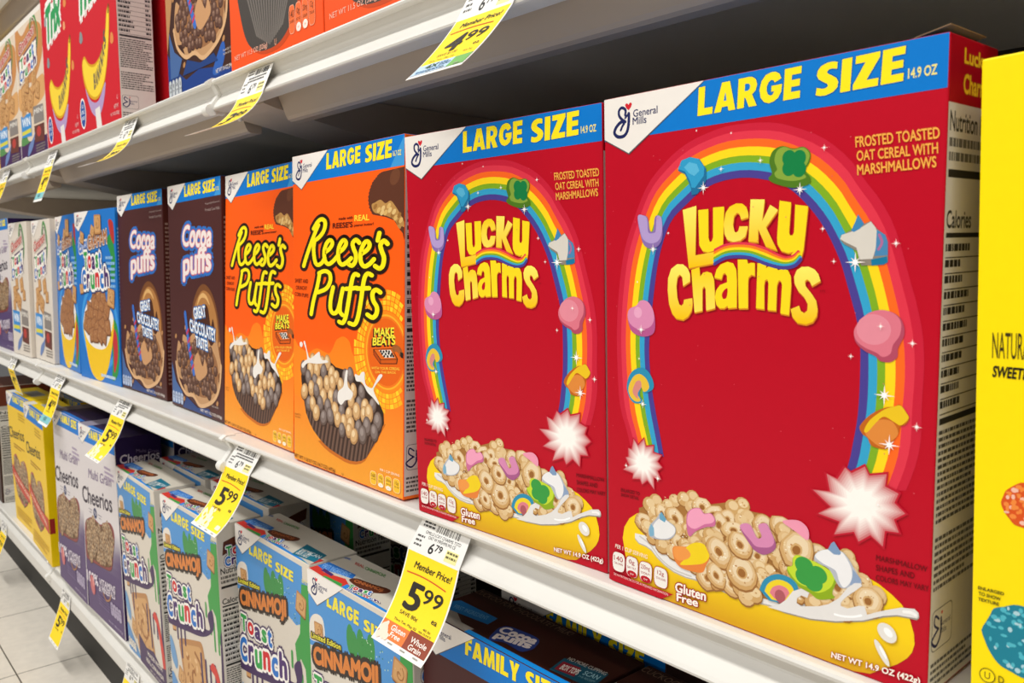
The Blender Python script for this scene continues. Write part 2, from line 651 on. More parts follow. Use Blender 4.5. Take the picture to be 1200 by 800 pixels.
def nutrition_panel(b, z0, z1, seed, title=True, x0=1.0, badge=True, ink=INK, face='right'):
    """pale side panel with the nutrition table"""
    rnd = random.Random(seed)
    D = b.dp
    a = Art(0.04)
    x1 = D - x0
    a.rect(x0 - 0.4, z0, x1 + 0.4, z1, PANEL)
    h = z1 - z0
    X0, X1 = x0 + 1.6, x1 - 1.6
    if title:
        a.text('Nutrition Facts', [(X0, z1 - 0.045 * h), (X1, z1 - 0.045 * h), (X0, z1 - 0.012 * h)], ink, 0.02)
    a.greek(X0, z1 - 0.10 * h, X1, z1 - 0.055 * h, 2, '6a6864', rnd)
    a.rect(X0, z1 - 0.118 * h, X1, z1 - 0.105 * h, ink)
    a.text('Calories', [(X0, z1 - 0.20 * h), (X0 + 0.55 * (X1 - X0), z1 - 0.20 * h), (X0, z1 - 0.17 * h)], ink, 0.02)
    a.rect(X0, z1 - 0.215 * h, X1, z1 - 0.207 * h, ink)
    n = 11
    for i in range(n):
        t = z1 - (0.225 + i * 0.026) * h
        a.greek(X0, t - 0.020 * h, X0 + 0.5 * (X1 - X0) * rnd.uniform(0.7, 1.1), t, 1, ink, rnd, 0.6)
        a.greek(X1 - 7, t - 0.020 * h, X1, t, 1, ink, rnd, 0.6)
        d = a.d
        a.rect(X0, t - 0.0235 * h, X1, t - 0.0215 * h, '55534f')
        a.d = d
    a.d += 0.003
    a.rect(X0, z1 - 0.525 * h, X1, z1 - 0.514 * h, ink)
    a.greek(X0, z1 - 0.70 * h, X1, z1 - 0.535 * h, 14, '4c4a47', rnd, 0.55)
    a.greek(X0, z1 - 0.82 * h, X1, z1 - 0.72 * h, 8, '5a5855', rnd, 0.55)
    if badge:
        yb = z1 - 0.925 * h
        a.rrect([(X0, yb), (X0 + 22, yb), (X0 + 22, yb + 0.075 * h), (X0, yb + 0.075 * h)], '7d7b77', 0.15)
        a.rrect([(X0 + 0.5, yb + 0.5), (X0 + 21.5, yb + 0.5), (X0 + 21.5, yb + 0.075 * h - 0.5), (X0 + 0.5, yb + 0.075 * h - 0.5)], PANEL, 0.15)
        cx, cy, s = X0 + 5, yb + 0.037 * h, 0.03 * h
        a.stroke([(cx + 0.3 * s, cy + 0.6 * s), (cx - 0.2 * s, cy + 0.9 * s), (cx - 0.3 * s, cy + 0.4 * s), (cx + 0.3 * s, cy)], 1.2, NAVY)
        a.stroke([(cx + 0.2 * s, cy), (cx - 0.6 * s, cy - 0.5 * s), (cx, cy - 0.95 * s), (cx + 0.6 * s, cy - 0.4 * s), (cx + 0.6 * s, cy + 0.6 * s)], 1.4, NAVY)
        a.ell((cx + 0.7 * s, cy + 0.9 * s), 0.8, 0.8, RED)
        a.line_text('General', cx + 4, cy + 0.5, 11, 2.6, NAVY)
        a.line_text('Mills', cx + 4, cy - 3.2, 7, 2.6, NAVY)
    a.greek(X0, z0 + 0.006 * h, X1, z0 + 0.055 * h, 4, '5a5855', rnd, 0.5)
    return b.right(a, 'nutrition_panel')


def speckle(a, c, r, rnd, n=9):
    for _ in range(n):
        t, q = rnd.uniform(0, 6.28), r * rnd.uniform(0.45, 0.92)
        d = a.d
        a.ell((c[0] + q * math.cos(t), c[1] + 0.7 * q * math.sin(t)), r * rnd.uniform(0.03, 0.09), r * rnd.uniform(0.03, 0.07), rnd.choice(('c08a4c', 'f9efda', 'b47c40', 'efd9ae')), n=6)
        a.d = d + 0.0001


def oat_ring(a, c, r, rnd, tone=None):
    """a toasted oat O"""
    k = rnd.uniform(0.62, 1.0)
    rot = rnd.uniform(0, 3.1)
    base = lerp(rgb('c99a5c'), rgb('dcb57c'), rnd.random()) if tone is None else tone
    wob = [1 + rnd.uniform(-0.07, 0.07) for _ in range(14)]

    def ring(s, dx, dy, col):
        p = []
        for i in range(14):
            t = 2 * math.pi * i / 14
            x, y = r * s * wob[i] * math.cos(t), r * s * k * wob[i] * math.sin(t)
            p.append((c[0] + x * math.cos(rot) - y * math.sin(rot) + dx, c[1] + x * math.sin(rot) + y * math.cos(rot) + dy))
        a.raw(p, [tuple(range(14))], col)
    ring(1.06, 0, -0.25 * r * 0.3, rgb('9c6a36') if tone is None else rgb('4a3220'))
    ring(1.0, 0, 0, base)
    ring(0.84, 0.03 * r, 0.09 * r, lerp(base, rgb('f3dfb8'), 0.40 if tone is None else 0.12))
    ring(0.66, 0.05 * r, 0.15 * r, lerp(base, rgb('f6e6c6'), 0.68 if tone is None else 0.28))
    ring(0.36, 0, 0.02 * r, base)
    ring(0.25, 0, 0, rgb('9c6630') if tone is None else rgb('4e321c'))
    speckle(a, c, r * 0.9, rnd)


def oat_lump(a, c, r, rnd, cols=('cfa468', 'ddb984', 'ecd3a6')):
    n = rnd.choice((2, 3, 4))
    rot = rnd.uniform(0, 6.2)
    pts = [(c[0] + 0.5 * r * math.cos(rot + 2 * math.pi * i / n), c[1] + 0.42 * r * math.sin(rot + 2 * math.pi * i / n)) for i in range(n)]
    for p in pts:
        a.ell((p[0], p[1] - 0.08 * r), 0.64 * r, 0.60 * r, '9c6a36', n=12)
    for p in pts:
        a.ell(p, 0.60 * r, 0.56 * r, cols[0] if rnd.random() < 0.5 else cols[1], n=12)
    for p in pts:
        a.ell((p[0] + 0.08 * r, p[1] + 0.14 * r), 0.40 * r, 0.32 * r, lerp(rgb(cols[1]), rgb(cols[2]), rnd.uniform(0.3, 0.9)), n=10)
    speckle(a, c, r, rnd, 8)


def scatter(poly, step, rnd, jit=0.3):
    xs, ys = [p[0] for p in poly], [p[1] for p in poly]
    out = []
    y = max(ys)
    row = 0
    while y > min(ys):
        x = min(xs) + (step * 0.5 if row % 2 else 0)
        while x < max(xs):
            p = (x + rnd.uniform(-jit, jit) * step, y + rnd.uniform(-jit, jit) * step)
            if inside(p, poly):
                out.append(p)
            x += step
        y -= step * 0.8
        row += 1
    return out


def sparkle(a, c, r, col='fff3ee'):
    for k in range(4):
        t = k * math.pi / 4
        q = r if k % 2 == 0 else r * 0.6
        dx, dy = math.cos(t), math.sin(t)
        a.poly([(c[0] - q * dx, c[1] - q * dy), (c[0] + 0.11 * r * dy, c[1] - 0.11 * r * dx), (c[0] + q * dx, c[1] + q * dy), (c[0] - 0.11 * r * dy, c[1] + 0.11 * r * dx)], col)
    a.ell(c, 0.24 * r, 0.24 * r, 'ffffff', n=10)


def serving_boxes(a, quads, fill, ink, edge, caps=(), capcol=RED, vals=('140', '0g', '230mg', '12g'), sub=('CALORIES', 'SAT FAT', 'SODIUM', 'TOTAL SUGARS')):
    for i, q in enumerate(quads):
        c = (sum(p[0] for p in q) / 4, sum(p[1] for p in q) / 4)
        big = [(c[0] + (p[0] - c[0]) * 1.09, c[1] + (p[1] - c[1]) * 1.06) for p in q]
        a.rrect(big, edge, 0.35)
        a.rrect(q, fill, 0.35)
        wd = q[1][0] - q[0][0]
        ht = q[2][1] - q[1][1]
        x = q[0][0] + 0.12 * wd
        y = q[0][1]
        k = 0.76 if i == 0 else (0.5 if i in (1, 3) else 0.76)
        a.line_text(vals[i], x + (0.76 - k) * wd / 2, y + 0.55 * ht, wd * k, 0.28 * ht, ink, 0.01)
        a.line_text(sub[i], x, y + 0.37 * ht, wd * 0.76, 0.11 * ht, ink, 0.01)
        if i in caps:
            a.ell((c[0], y + 0.14 * ht), wd * 0.42, ht * 0.16, capcol, n=14)
            a.line_text('DV', c[0] - wd * 0.16, y + 0.09 * ht, wd * 0.32, 0.08 * ht, fill, 0.01)

# ------------------------------------------------------------------ red marshmallow cereal cartons
CR = 'bd0020'
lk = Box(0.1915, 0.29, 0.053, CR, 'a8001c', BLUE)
size_banner(lk, 'LARGE', '14.9 OZ')
maker_badge(lk)
# rainbow with its marshmallows
a = Art(0.08)
OUT = spline([(21.9,87.2),(19.3,96.0),(14.8,108.7),(12.9,123.9),(11.9,154.4),(14.8,184.6),(20.2,206.7),(32.9,233.5),(44.9,245.7),(58.6,254.4),(72.8,259.1),(88.3,261.3),(110.1,259.6),(126.0,254.1),(137.3,247.9),(148.3,238.0),(154.5,229.1),(161.4,220.1),(167.5,208.9),(171.6,197.3),(175.3,184.6),(177.8,176.1),(180.8,161.3),(181.6,146.3),(181.0,131.1),(180.8,115.7),(178.5,103.6),(175.0,93.1)], 4, closed=False)
INN = spline([(43.4,85.4),(40.3,99.3),(37.3,111.8),(34.8,124.3),(33.0,141.0),(33.5,155.7),(37.5,184.9),(41.2,201.6),(48.3,217.8),(58.7,226.5),(67.5,232.7),(78.2,236.9),(93.5,238.3),(108.1,236.0),(119.3,231.5),(130.1,222.0),(139.0,210.5),(146.0,197.0),(149.5,186.8),(152.2,178.2),(154.4,171.2),(156.7,159.6),(157.1,143.8),(156.7,127.8),(155.7,118.8),(154.3,110.4),(152.4,100.7),(146.9,85.9)], 4, closed=False)
N = 72
OUT, INN = resample(OUT, N), resample(INN, N)
mix = lambda t: [lerp(o, i, t) for o, i in zip(OUT, INN)]
HALO = [(o[0] + (o[0] - i[0]) * 0.16, o[1] + (o[1] - i[1]) * 0.16) for o, i in zip(OUT, INN)]
a.band(HALO, OUT, 'cc1c38')
st = [0.0, 0.17, 0.335, 0.52, 0.67, 0.835, 1.0]
for k, col in enumerate(('e2354a', 'ff6a1e', 'ffd91a', '7fae22', '33a3cf', '4a3f92')):
    a.band(mix(st[k]), mix(st[k + 1]), col)
lk.front(a, 'rainbow')
rnd = random.Random(5)


def burst(c, r, seed):
    rn = random.Random(seed)
    a = Art(0.50)
    n = 12
    sp = [rn.uniform(0.02, 0.36) for _ in range(n)]
    for m_ in range(9):
        s = 1.16 - 0.085 * m_
        c0 = c1 = lerp(rgb('c2162f'), rgb('fffaf4'), (m_ / 8.0) ** 0.8)
        P = []
        for i in range(2 * n):
            t = 2 * math.pi * i / (2 * n) + 0.08 * math.sin(3.0 * i)
            q = r * s * (1.0 + sp[i // 2] if i % 2 == 0 else 0.86)
            P.append((c[0] + q * math.cos(t), c[1] + q * 0.92 * math.sin(t)))
        n0 = len(P)
        a.raw(P + [c], [(i, (i + 1) % n0, n0) for i in range(n0)], (lambda x, y, c0=c0: c0))
    lk.front(a, 'light_burst')


burst([(28.3,79.1)][0], 12.0, 3)
burst([(159.5,83.7)][0], 17.0, 4)
# marshmallows floating round the rainbow
a = Art(0.35)
a.poly([(53.5,245.0),(55.8,249.3),(60.9,251.5),(67.4,250.0),(71.8,244.4),(71.8,238.2),(66.4,231.9),(62.6,231.3),(62.0,235.8),(58.1,242.8)], '1e6f9c')
a.poly([(53.5,245.9),(55.8,250.2),(61.4,251.5),(66.9,250.1),(70.7,245.3),(70.2,241.0),(64.8,235.2),(62.6,235.3),(61.4,239.0),(58.1,244.2)], '2f9ccb')
a.poly([(57.5,246.5),(60.9,248.9),(65.8,247.5),(67.5,243.8),(64.2,241.4),(60.9,243.0)], '58b6dc')
lk.front(a, 'marshmallow')
a = Art(0.35)
a.blob([(108.9,244.6),(110.7,249.7),(115.7,251.6),(121.7,249.8),(127.0,250.1),(130.5,247.0),(130.2,242.7),(128.0,238.9),(130.7,235.5),(129.9,232.4),(122.0,231.3),(111.9,234.1),(108.5,236.8),(110.4,239.1)], '4e7a1e')
a.blob([(111.7,245.1),(113.0,249.5),(116.7,251.1),(121.7,249.4),(127.0,249.7),(130.1,246.6),(129.3,242.7),(126.7,238.6),(128.5,235.7),(121.9,234.6),(113.7,236.4),(111.8,239.0),(113.2,240.9)], '86a63c')
for p in [(119.5,245.6),(124.8,245.1),(119.6,240.8),(124.9,239.9)]:
    a.ell(p, 3.6, 3.8, '0f7f43')
lk.front(a, 'marshmallow')
a = Art(0.35)
a.blob([(25.3,221.5),(31.0,221.8),(32.8,219.3),(34.0,213.6),(36.4,213.5),(37.7,221.0),(41.3,221.3),(42.5,219.0),(43.0,211.4),(41.2,206.3),(36.4,203.5),(30.2,205.1),(27.2,211.4)], '8a6fae')
a.blob([(25.3,222.0),(30.3,221.8),(32.2,219.3),(32.8,212.7),(36.4,212.1),(38.2,213.5),(38.9,221.0),(41.3,221.3),(42.5,219.0),(42.4,212.4),(40.0,207.8),(34.6,206.4),(29.6,208.4),(27.2,212.8)], 'b39bd0')
lk.front(a, 'marshmallow')
a = Art(0.35)
a.blob([(17.2,163.7),(18.6,168.8),(23.7,170.9),(26.9,174.0),(31.9,173.7),(35.6,169.9),(37.5,163.3),(36.8,156.4),(31.9,153.7),(25.5,153.7),(19.8,156.4)], 'b8578f')
a.blob([(17.2,164.7),(18.6,168.8),(23.7,170.9),(26.9,174.0),(31.9,173.7),(35.6,169.9),(36.9,164.7),(35.0,160.2),(30.6,158.0),(24.3,157.6),(19.1,160.3)], 'dc8cb4')
a.ell([(25.0,167.1)][0], 3, 3.2, 'e9a6c6')
lk.front(a, 'marshmallow')
a = Art(0.35)
a.blob([(16.2,123.3),(18.9,130.7),(24.8,134.7),(31.1,134.4),(35.5,129.4),(36.1,124.0),(30.4,120.9),(27.3,123.5),(26.0,118.8),(28.5,115.1),(22.0,113.8),(18.1,116.9)], '2a8fb4')
a.blob([(17.5,122.4),(20.9,128.8),(26.0,131.4),(31.1,128.9),(33.0,124.1),(29.2,121.2),(26.6,124.4),(24.0,120.1),(26.6,115.9),(22.7,114.9),(18.8,117.4)], 'e9c03a')
a.blob([(20.8,121.7),(23.4,126.6),(26.6,127.4),(27.3,124.0),(24.7,120.2),(24.7,116.6),(21.4,118.8)], 'd98a80')
lk.front(a, 'marshmallow')
a = Art(0.35)
a.poly([(146.2,206.0),(146.5,208.0),(152.6,210.9),(153.3,214.3),(154.4,217.4),(157.3,213.0),(160.4,214.1),(163.2,210.6),(167.1,207.8),(168.3,204.8),(168.6,196.2),(166.7,194.7),(156.6,194.3),(155.4,196.2),(154.4,200.8),(148.3,204.0)], '8d8478')
a.poly([(146.2,206.4),(146.9,208.3),(153.0,210.1),(156.9,211.9),(160.4,213.9),(162.4,211.4),(163.2,209.8),(163.1,202.3),(161.6,197.3),(155.7,197.0),(154.0,202.4),(148.3,205.2)], 'd8d2c8')
a.poly([(151.4,210.2),(153.3,214.3),(154.4,217.4),(157.3,213.0),(155.4,210.8),(152.6,209.4)], '3d86b8')
a.poly([(163.2,210.2),(167.1,207.8),(168.3,204.4),(168.5,198.8),(162.4,198.5),(163.0,203.0)], '4a86b4')
a.poly([(160.9,197.0),(168.1,198.4),(168.6,195.8),(166.7,194.7),(161.3,194.3)], '1577a0')
a.stroke([(164.4,207.9),(165.7,204.5),(164.2,201.5)], 1.2, 'b06a9a')
lk.front(a, 'marshmallow')
a = Art(0.35)
a.blob([(153.8,163.3),(155.7,168.2),(160.3,172.7),(166.1,174.5),(172.3,173.2),(175.8,169.6),(176.7,164.0),(174.2,157.8),(174.0,154.0),(171.0,151.4),(166.4,151.4),(164.0,153.5),(159.2,155.4),(155.1,158.7)], 'b44a62')
a.blob([(153.8,164.1),(155.7,168.2),(160.3,172.7),(166.1,174.5),(171.9,173.2),(175.0,169.6),(174.8,163.9),(171.9,159.1),(170.9,155.2),(167.5,153.4),(164.4,155.1),(159.2,157.0),(155.1,159.9)], 'de7688')
a.ell([(162.9,165.5)][0], 8, 7, 'e58c9c')
lk.front(a, 'marshmallow')
a = Art(0.35)
a.blob([(157.7,120.3),(162.4,126.2),(168.6,130.2),(173.1,131.5),(175.8,132.7),(178.5,129.9),(180.0,127.1),(178.6,124.2),(176.1,122.7),(175.4,119.4),(172.1,113.8),(169.5,111.4),(163.6,112.0),(161.5,115.3),(159.0,116.9)], 'c26418')
a.blob([(160.2,118.3),(166.4,124.4),(172.6,124.5),(175.4,119.4),(171.7,114.9),(169.1,112.1),(164.3,113.7)], 'e0893a')
a.blob([(162.4,123.8),(168.6,129.4),(173.1,131.5),(176.1,132.3),(178.5,129.6),(179.7,127.0),(176.4,123.5),(173.3,124.6),(168.7,126.3),(164.9,122.6),(161.4,118.1),(159.8,118.6)], 'edc41e')
lk.front(a, 'marshmallow')
a = Art(0.62)
for q, r in zip([(70.2,234.8),(125.6,230.3),(36.4,203.1),(27.5,157.3),(28.5,114.1),(153.8,195.8),(168.8,136.1),(171.7,113.8),(47.2,211.8),(65.8,264.7),(172.1,204.0),(180.5,160.5),(183.5,123.8),(137.7,211.4),(143.5,196.2),(152.8,152.5),(81.3,243.6),(104.2,245.8),(137.7,248.6),(25.1,184.7),(26.1,140.4),(167.5,85.1),(15.8,75.2),(39.6,72.1),(87.3,261.0),(166.4,167.2)],
                (6, 6, 5, 5, 5, 8, 8, 8, 2, 1.6, 3.4, 3.4, 3.8, 2.6, 2.4, 2.6, 3, 3, 3, 1.5, 2, 3, 3, 4, 1.6, 3)):
    sparkle(a, q, r * 0.62)
for _ in range(40):
    p = (rnd.uniform(4, 188), rnd.uniform(90, 262))
    a.ell(p, 0.28, 0.28, 'd85a68', n=6)
lk.front(a, 'sparkles')
# lettering
a = Art(0.30)
LET = [[(56.7,223.9),(65.6,225.7),(65.0,199.5),(76.8,201.2),(76.9,195.3),(60.8,192.7)], [(66.8,223.4),(73.2,223.6),(73.3,208.9),(74.3,206.4),(75.6,206.9),(76.3,208.8),(76.2,224.3),(83.0,224.4),(82.4,205.1),(78.4,203.4),(76.8,201.9),(73.1,201.0),(69.8,201.8),(67.6,204.9)],
       [(97.2,221.1),(96.2,223.5),(93.7,225.4),(90.1,225.6),(86.4,224.2),(84.0,221.3),(82.8,215.7),(83.3,210.4),(85.2,207.3),(88.8,206.1),(92.8,206.9),(95.8,208.8),(97.3,213.9),(92.3,214.0),(91.6,211.7),(90.3,210.9),(89.3,211.5),(88.4,215.0),(89.0,219.3),(90.7,221.0),(92.2,220.3),(93.2,217.4),(97.5,218.4)],
       [(98.6,227.2),(106.6,226.7),(105.3,216.1),(109.7,223.9),(114.1,221.2),(107.5,213.1),(114.0,201.4),(107.6,203.5),(103.1,212.4),(103.2,205.8),(97.6,206.2)],
       [(114.8,225.7),(121.0,224.5),(120.1,210.3),(120.7,208.8),(122.0,208.7),(122.8,210.2),(123.2,223.3),(129.9,222.2),(127.9,201.9),(126.7,197.7),(124.4,194.6),(120.8,193.6),(116.2,195.4),(120.7,198.3),(122.7,200.8),(119.8,200.2),(116.1,201.4),(114.0,204.6),(113.7,207.9)]]
LET2 = [[(61.6,189.5),(60.1,192.5),(57.0,194.7),(53.0,194.8),(48.9,192.2),(46.8,187.0),(46.5,180.4),(47.4,172.8),(49.5,167.7),(52.4,165.0),(57.1,164.5),(60.5,166.6),(62.7,169.7),(63.3,173.4),(63.1,176.6),(57.6,175.5),(57.2,173.3),(55.9,172.2),(54.4,172.9),(53.0,176.8),(52.4,183.3),(53.2,187.8),(54.7,189.2),(56.4,188.0),(57.0,182.9),(61.6,185.5)],
        [(62.4,191.8),(67.7,193.2),(68.2,188.2),(70.1,190.3),(72.6,190.9),(75.5,190.1),(76.9,187.4),(77.5,181.1),(77.8,171.7),(72.2,170.2),(71.7,181.9),(70.7,183.2),(69.7,181.8),(69.7,170.0),(64.6,168.8)],
        [(77.2,187.8),(78.5,191.9),(81.1,194.7),(85.3,196.1),(88.7,195.3),(90.5,192.4),(91.0,186.7),(91.0,172.6),(85.8,172.0),(85.5,173.3),(83.4,171.9),(80.8,171.8),(78.6,173.5),(77.7,177.5),(78.4,181.1),(80.7,183.9),(85.1,185.5),(85.0,188.8),(83.8,190.4),(82.5,189.7),(81.7,187.0)],
        [(91.4,197.2),(96.9,197.2),(97.5,195.0),(99.1,195.6),(101.4,195.4),(101.5,189.0),(99.5,189.6),(97.8,188.1),(97.6,185.1),(97.7,172.5),(92.2,172.2)],
        [(102.9,195.4),(107.7,195.0),(107.9,192.9),(109.8,194.1),(112.5,194.0),(114.6,191.9),(117.2,192.6),(119.8,192.0),(121.4,189.2),(121.7,184.7),(120.8,170.1),(116.1,170.7),(116.8,184.6),(116.1,186.7),(114.9,186.9),(114.0,184.5),(113.7,171.9),(109.0,172.1),(109.3,185.3),(108.6,187.4),(107.3,186.9),(106.9,184.4),(107.1,172.4),(102.4,172.7)],
        [(136.9,187.0),(135.8,190.2),(133.8,192.4),(130.7,193.7),(127.1,193.6),(124.5,191.9),(123.2,188.8),(123.5,185.5),(125.6,181.9),(128.7,179.1),(130.6,175.9),(130.4,172.7),(128.9,171.4),(127.1,172.3),(126.1,174.9),(121.6,173.0),(122.6,169.3),(125.4,166.5),(129.9,166.0),(133.4,167.4),(135.3,170.3),(135.7,173.6),(134.9,177.6),(132.2,181.2),(129.3,184.4),(128.9,186.6),(129.9,187.7),(131.3,186.9),(132.6,184.5)]]


def grad(c0, c1, y0, y1):
    return lambda x, y: lerp(rgb(c0), rgb(c1), max(0.0, min(1.0, (y - y0) / (y1 - y0))))


ys = [p[1] for l in LET for p in l]
for L in LET + LET2:
    a.poly([(x + 0.9, y - 1.1) for x, y in L], '9c0a14')
for L in LET + LET2:
    a.poly([(x + 0.25, y - 0.75) for x, y in L], 'd98a1c')
for i, L in enumerate(LET + LET2):
    y0, y1 = min(p[1] for p in L), max(p[1] for p in L)
    a.poly(L, grad('f7c400', 'ffee66', y0, y1) if i in (0, 3, 5, 10) else grad('ffe25a', 'fbd410', y0, y1) if i in (2, 6) else 'fbdc1c')
a.blob([(85.4,182.2),(83.3,181.3),(82.0,179.0),(82.8,176.8),(84.9,177.7)], 'bd0020')
for k, col in enumerate(('e2354a', 'f8801e', 'ffd91a', '7fae22', '33a3cf', '4a3f92')):
    t = k * 13
    a.stroke([lerp(p, q, k / 5.0) for p, q in zip([(77.6,202.1),(83.7,204.4),(90.8,205.2),(98.8,204.7),(106.6,202.6),(112.4,200.0),(118.0,197.9),(122.6,198.6),(125.2,200.7)], [(77.4,195.0),(83.7,197.9),(90.9,198.7),(98.9,198.0),(106.7,195.4),(112.5,193.8),(118.1,193.1),(123.5,194.2),(126.6,197.1)])], 1.75, col)
a.text('TM', [(136.4,181.7),(139.2,181.7),(136.4,182.7)], '8c0a18')
lk.front(a, 'brand_lettering')
a = Art(0.30)
OR = 'f6b04a'
a.text('FROSTED TOASTED', [(152.5,247.1),(188.9,247.2),(152.1,252.0)], OR, 0.022)
a.text('OAT CEREAL WITH', [(153.2,241.0),(188.4,241.1),(152.9,245.7)], OR, 0.022)
a.text('MARSHMALLOWS', [(153.6,234.7),(187.9,235.4),(153.3,239.5)], OR, 0.022)
lk.front(a, 'flavor_description')
a = Art(0.30)
DR = '6d0713'
a.text('MARSHMALLOW', [(166.9,58.5),(189.9,59.4),(167.0,61.2)], DR, 0.012)
a.text('SHAPES AND', [(167.1,53.6),(184.6,54.7),(167.0,56.5)], DR, 0.012)
a.text('COLORS MAY VARY', [(167.2,48.9),(190.9,50.7),(167.1,51.6)], DR, 0.012)
lk.front(a, 'marshmallow_notice')
a = Art(0.30)
a.text('ENLARGED TO', [(10.9,58.2),(25.6,58.8),(10.9,60.4)], DR, 0.012)
a.text('SHOW DETAIL', [(10.9,55.3),(24.9,55.8),(10.9,57.4)], DR, 0.012)
lk.front(a, 'serving_note')
# the yellow bowl of cereal
a = Art(0.15, 0.0008)
BOWL = [(23.5,47.6),(17.5,43.1),(13.4,36.8),(12.0,29.5),(14.0,19.3),(17.3,10.6),(19.2,3.1),(23.9,0.6),(157.5,0.6),(165.7,2.6),(172.5,7.8),(178.2,12.1),(182.4,16.5),(184.5,20.1),(185.5,24.2),(185.0,29.2),(182.9,35.8),(179.3,41.0),(174.5,44.4),(168.5,47.5),(160.4,50.0),(110.7,50.2),(56.6,50.8)]
BOWL = [(x, max(y, 0.8)) for x, y in BOWL]
a.poly(BOWL, lambda x, y: lerp(rgb('d9a214'), rgb('fbd312'), max(0, min(1, (y - 2) / 22.0))))
MILK = [(21.7,34.9),(21.7,32.0),(24.7,29.8),(30.0,29.4),(34.4,28.0),(38.2,24.9),(43.9,21.8),(50.6,19.6),(59.0,18.8),(64.9,19.3),(76.3,19.2),(89.5,17.5),(102.1,18.3),(112.1,19.3)] + [(120.9,18.5),(135.0,19.6),(148.3,22.7),(161.8,27.7),(171.3,33.0),(177.5,35.6),(182.9,36.4),(186.0,36.6),(187.1,37.8),(186.7,39.6),(185.0,40.8),(179.0,39.5),(169.7,34.8),(163.7,30.9),(162.4,33.9),(155.0,31.1),(151.1,31.1),(150.2,33.4),(154.0,37.2),(160.5,43.4),(160.9,44.8),(160.1,45.5),(157.2,44.5),(153.1,40.4),(148.1,33.2),(142.0,28.0),(130.1,34.2)] + [(105.9,39.7),(84.9,43.4),(50.6,34.3),(31.9,35.6)]
a.poly([(x, y - 0.8) for x, y in MILK], 'b9b3aa')
a.poly(MILK, 'ece9e6')
a.stroke([(147.4,26.3),(151.7,26.3),(156.8,27.7),(161.3,29.8)], 1.2, 'ffffff')
a.stroke([(25.4,34.0),(33.2,30.8),(40.8,24.5),(50.6,20.7),(62.6,20.1)], 1.0, 'cfcac4')
rnd = random.Random(11)
MOUND = [(24.9,51.1),(38.3,57.7),(54.2,63.2),(65.9,66.7),(73.8,64.1),(86.9,68.4),(95.3,66.1),(108.5,66.9),(115.4,64.5),(126.8,61.5),(133.3,58.8)] + [(138.8,56.3),(147.5,59.1),(157.0,52.4),(163.7,47.7),(167.9,41.5),(167.3,35.1),(162.8,34.1),(161.6,34.9),(154.1,31.3),(150.7,32.3),(154.0,36.3),(159.7,43.2),(152.6,40.2),(148.1,33.4),(142.0,28.6),(130.3,25.7),(117.0,21.5)] + [(116.0,22.1),(103.0,21.2),(90.0,21.9),(74.0,22.0),(64.9,23.8),(50.6,25.7),(42.0,29.0),(33.2,33.4),(25.4,37.6)]
a.poly(MOUND, 'a8743a')
P = scatter(MOUND, 9.6, rnd, 0.28)
for p in P:
    if rnd.random() < 0.42:
        oat_ring(a, p, rnd.uniform(6.0, 7.8), rnd)
    else:
        oat_lump(a, p, rnd.uniform(6.4, 8.4), rnd)
for s, ss in (([(81.2,39.5)][0], 9), ([(95.7,31.7)][0], 9.5), ([(79.6,25.6)][0], 7.5), ([(127.0,52.7)][0], 10), ([(94.5,46.9)][0], 8), ([(164.0,37.8)][0], 7.5)):
    oat_ring(a, s, ss, rnd)
# marshmallows in the bowl
a.blob([(32.6,36.8),(33.5,42.7),(38.3,48.0),(41.4,52.3),(43.3,50.2),(47.6,48.2),(51.8,46.2),(51.6,41.6),(47.0,37.6),(38.3,35.7)], 'b7b9c2')
a.blob([(36.4,37.8),(35.8,42.8),(39.6,47.8),(43.3,49.2),(47.6,47.7),(51.6,45.6),(51.2,42.0),(46.4,38.1),(39.5,36.5)], 'ecebeb')
a.poly([(40.6,50.6),(42.1,52.8),(45.5,49.2),(44.5,47.1),(40.8,48.1)], '68a5c4')
a.poly([(32.7,40.0),(34.5,44.0),(36.5,41.9),(36.8,37.4),(33.5,36.0)], '7fb0cc')
a.blob([(59.9,47.7),(60.1,55.6),(63.6,59.6),(68.8,61.0),(71.6,58.8),(76.1,59.8),(78.8,57.1),(78.3,53.2),(72.8,51.3),(66.0,47.2),(61.9,43.2)], 'cf6f9c')
a.blob([(60.6,49.8),(60.8,55.6),(63.8,59.4),(68.8,60.7),(71.4,58.4),(75.8,59.5),(78.3,57.0),(76.6,54.5),(71.6,52.5),(65.4,48.5)], 'f2a2c0')
a.blob([(94.4,56.2),(97.0,59.1),(100.5,59.1),(102.4,56.3),(104.2,53.1),(106.7,53.0),(108.2,54.6),(106.1,59.1),(106.1,60.9),(110.0,62.3),(112.6,58.8),(115.6,52.8),(114.2,48.9),(108.8,45.4),(103.8,46.1),(100.7,48.5)], 'a95c8c')
a.blob([(94.4,56.6),(96.9,59.3),(100.5,59.3),(102.8,56.0),(104.5,53.6),(106.2,53.4),(107.3,55.2),(105.4,59.3),(106.1,61.1),(109.6,62.3),(112.1,59.6),(114.6,54.4),(112.7,50.7),(107.7,49.0),(103.7,48.8),(100.6,51.2)], 'd98ab4')
a.blob([(119.2,65.4),(123.0,67.4),(128.6,68.1),(132.7,65.6),(133.7,61.5),(132.4,59.4),(126.8,62.0)], 'f09ab4')
a.blob([(50.6,34.3),(60.2,36.9),(64.8,40.1),(71.1,41.2),(73.9,38.6),(75.3,34.6),(72.9,29.5),(70.6,24.9),(63.7,23.4),(55.4,23.6),(51.2,27.4)], 'e8843a')
a.blob([(59.0,35.5),(64.8,40.3),(71.1,41.4),(73.7,38.5),(75.1,35.0),(71.7,30.6),(64.9,27.7),(55.4,25.1),(59.0,30.1)], 'f3d21c')
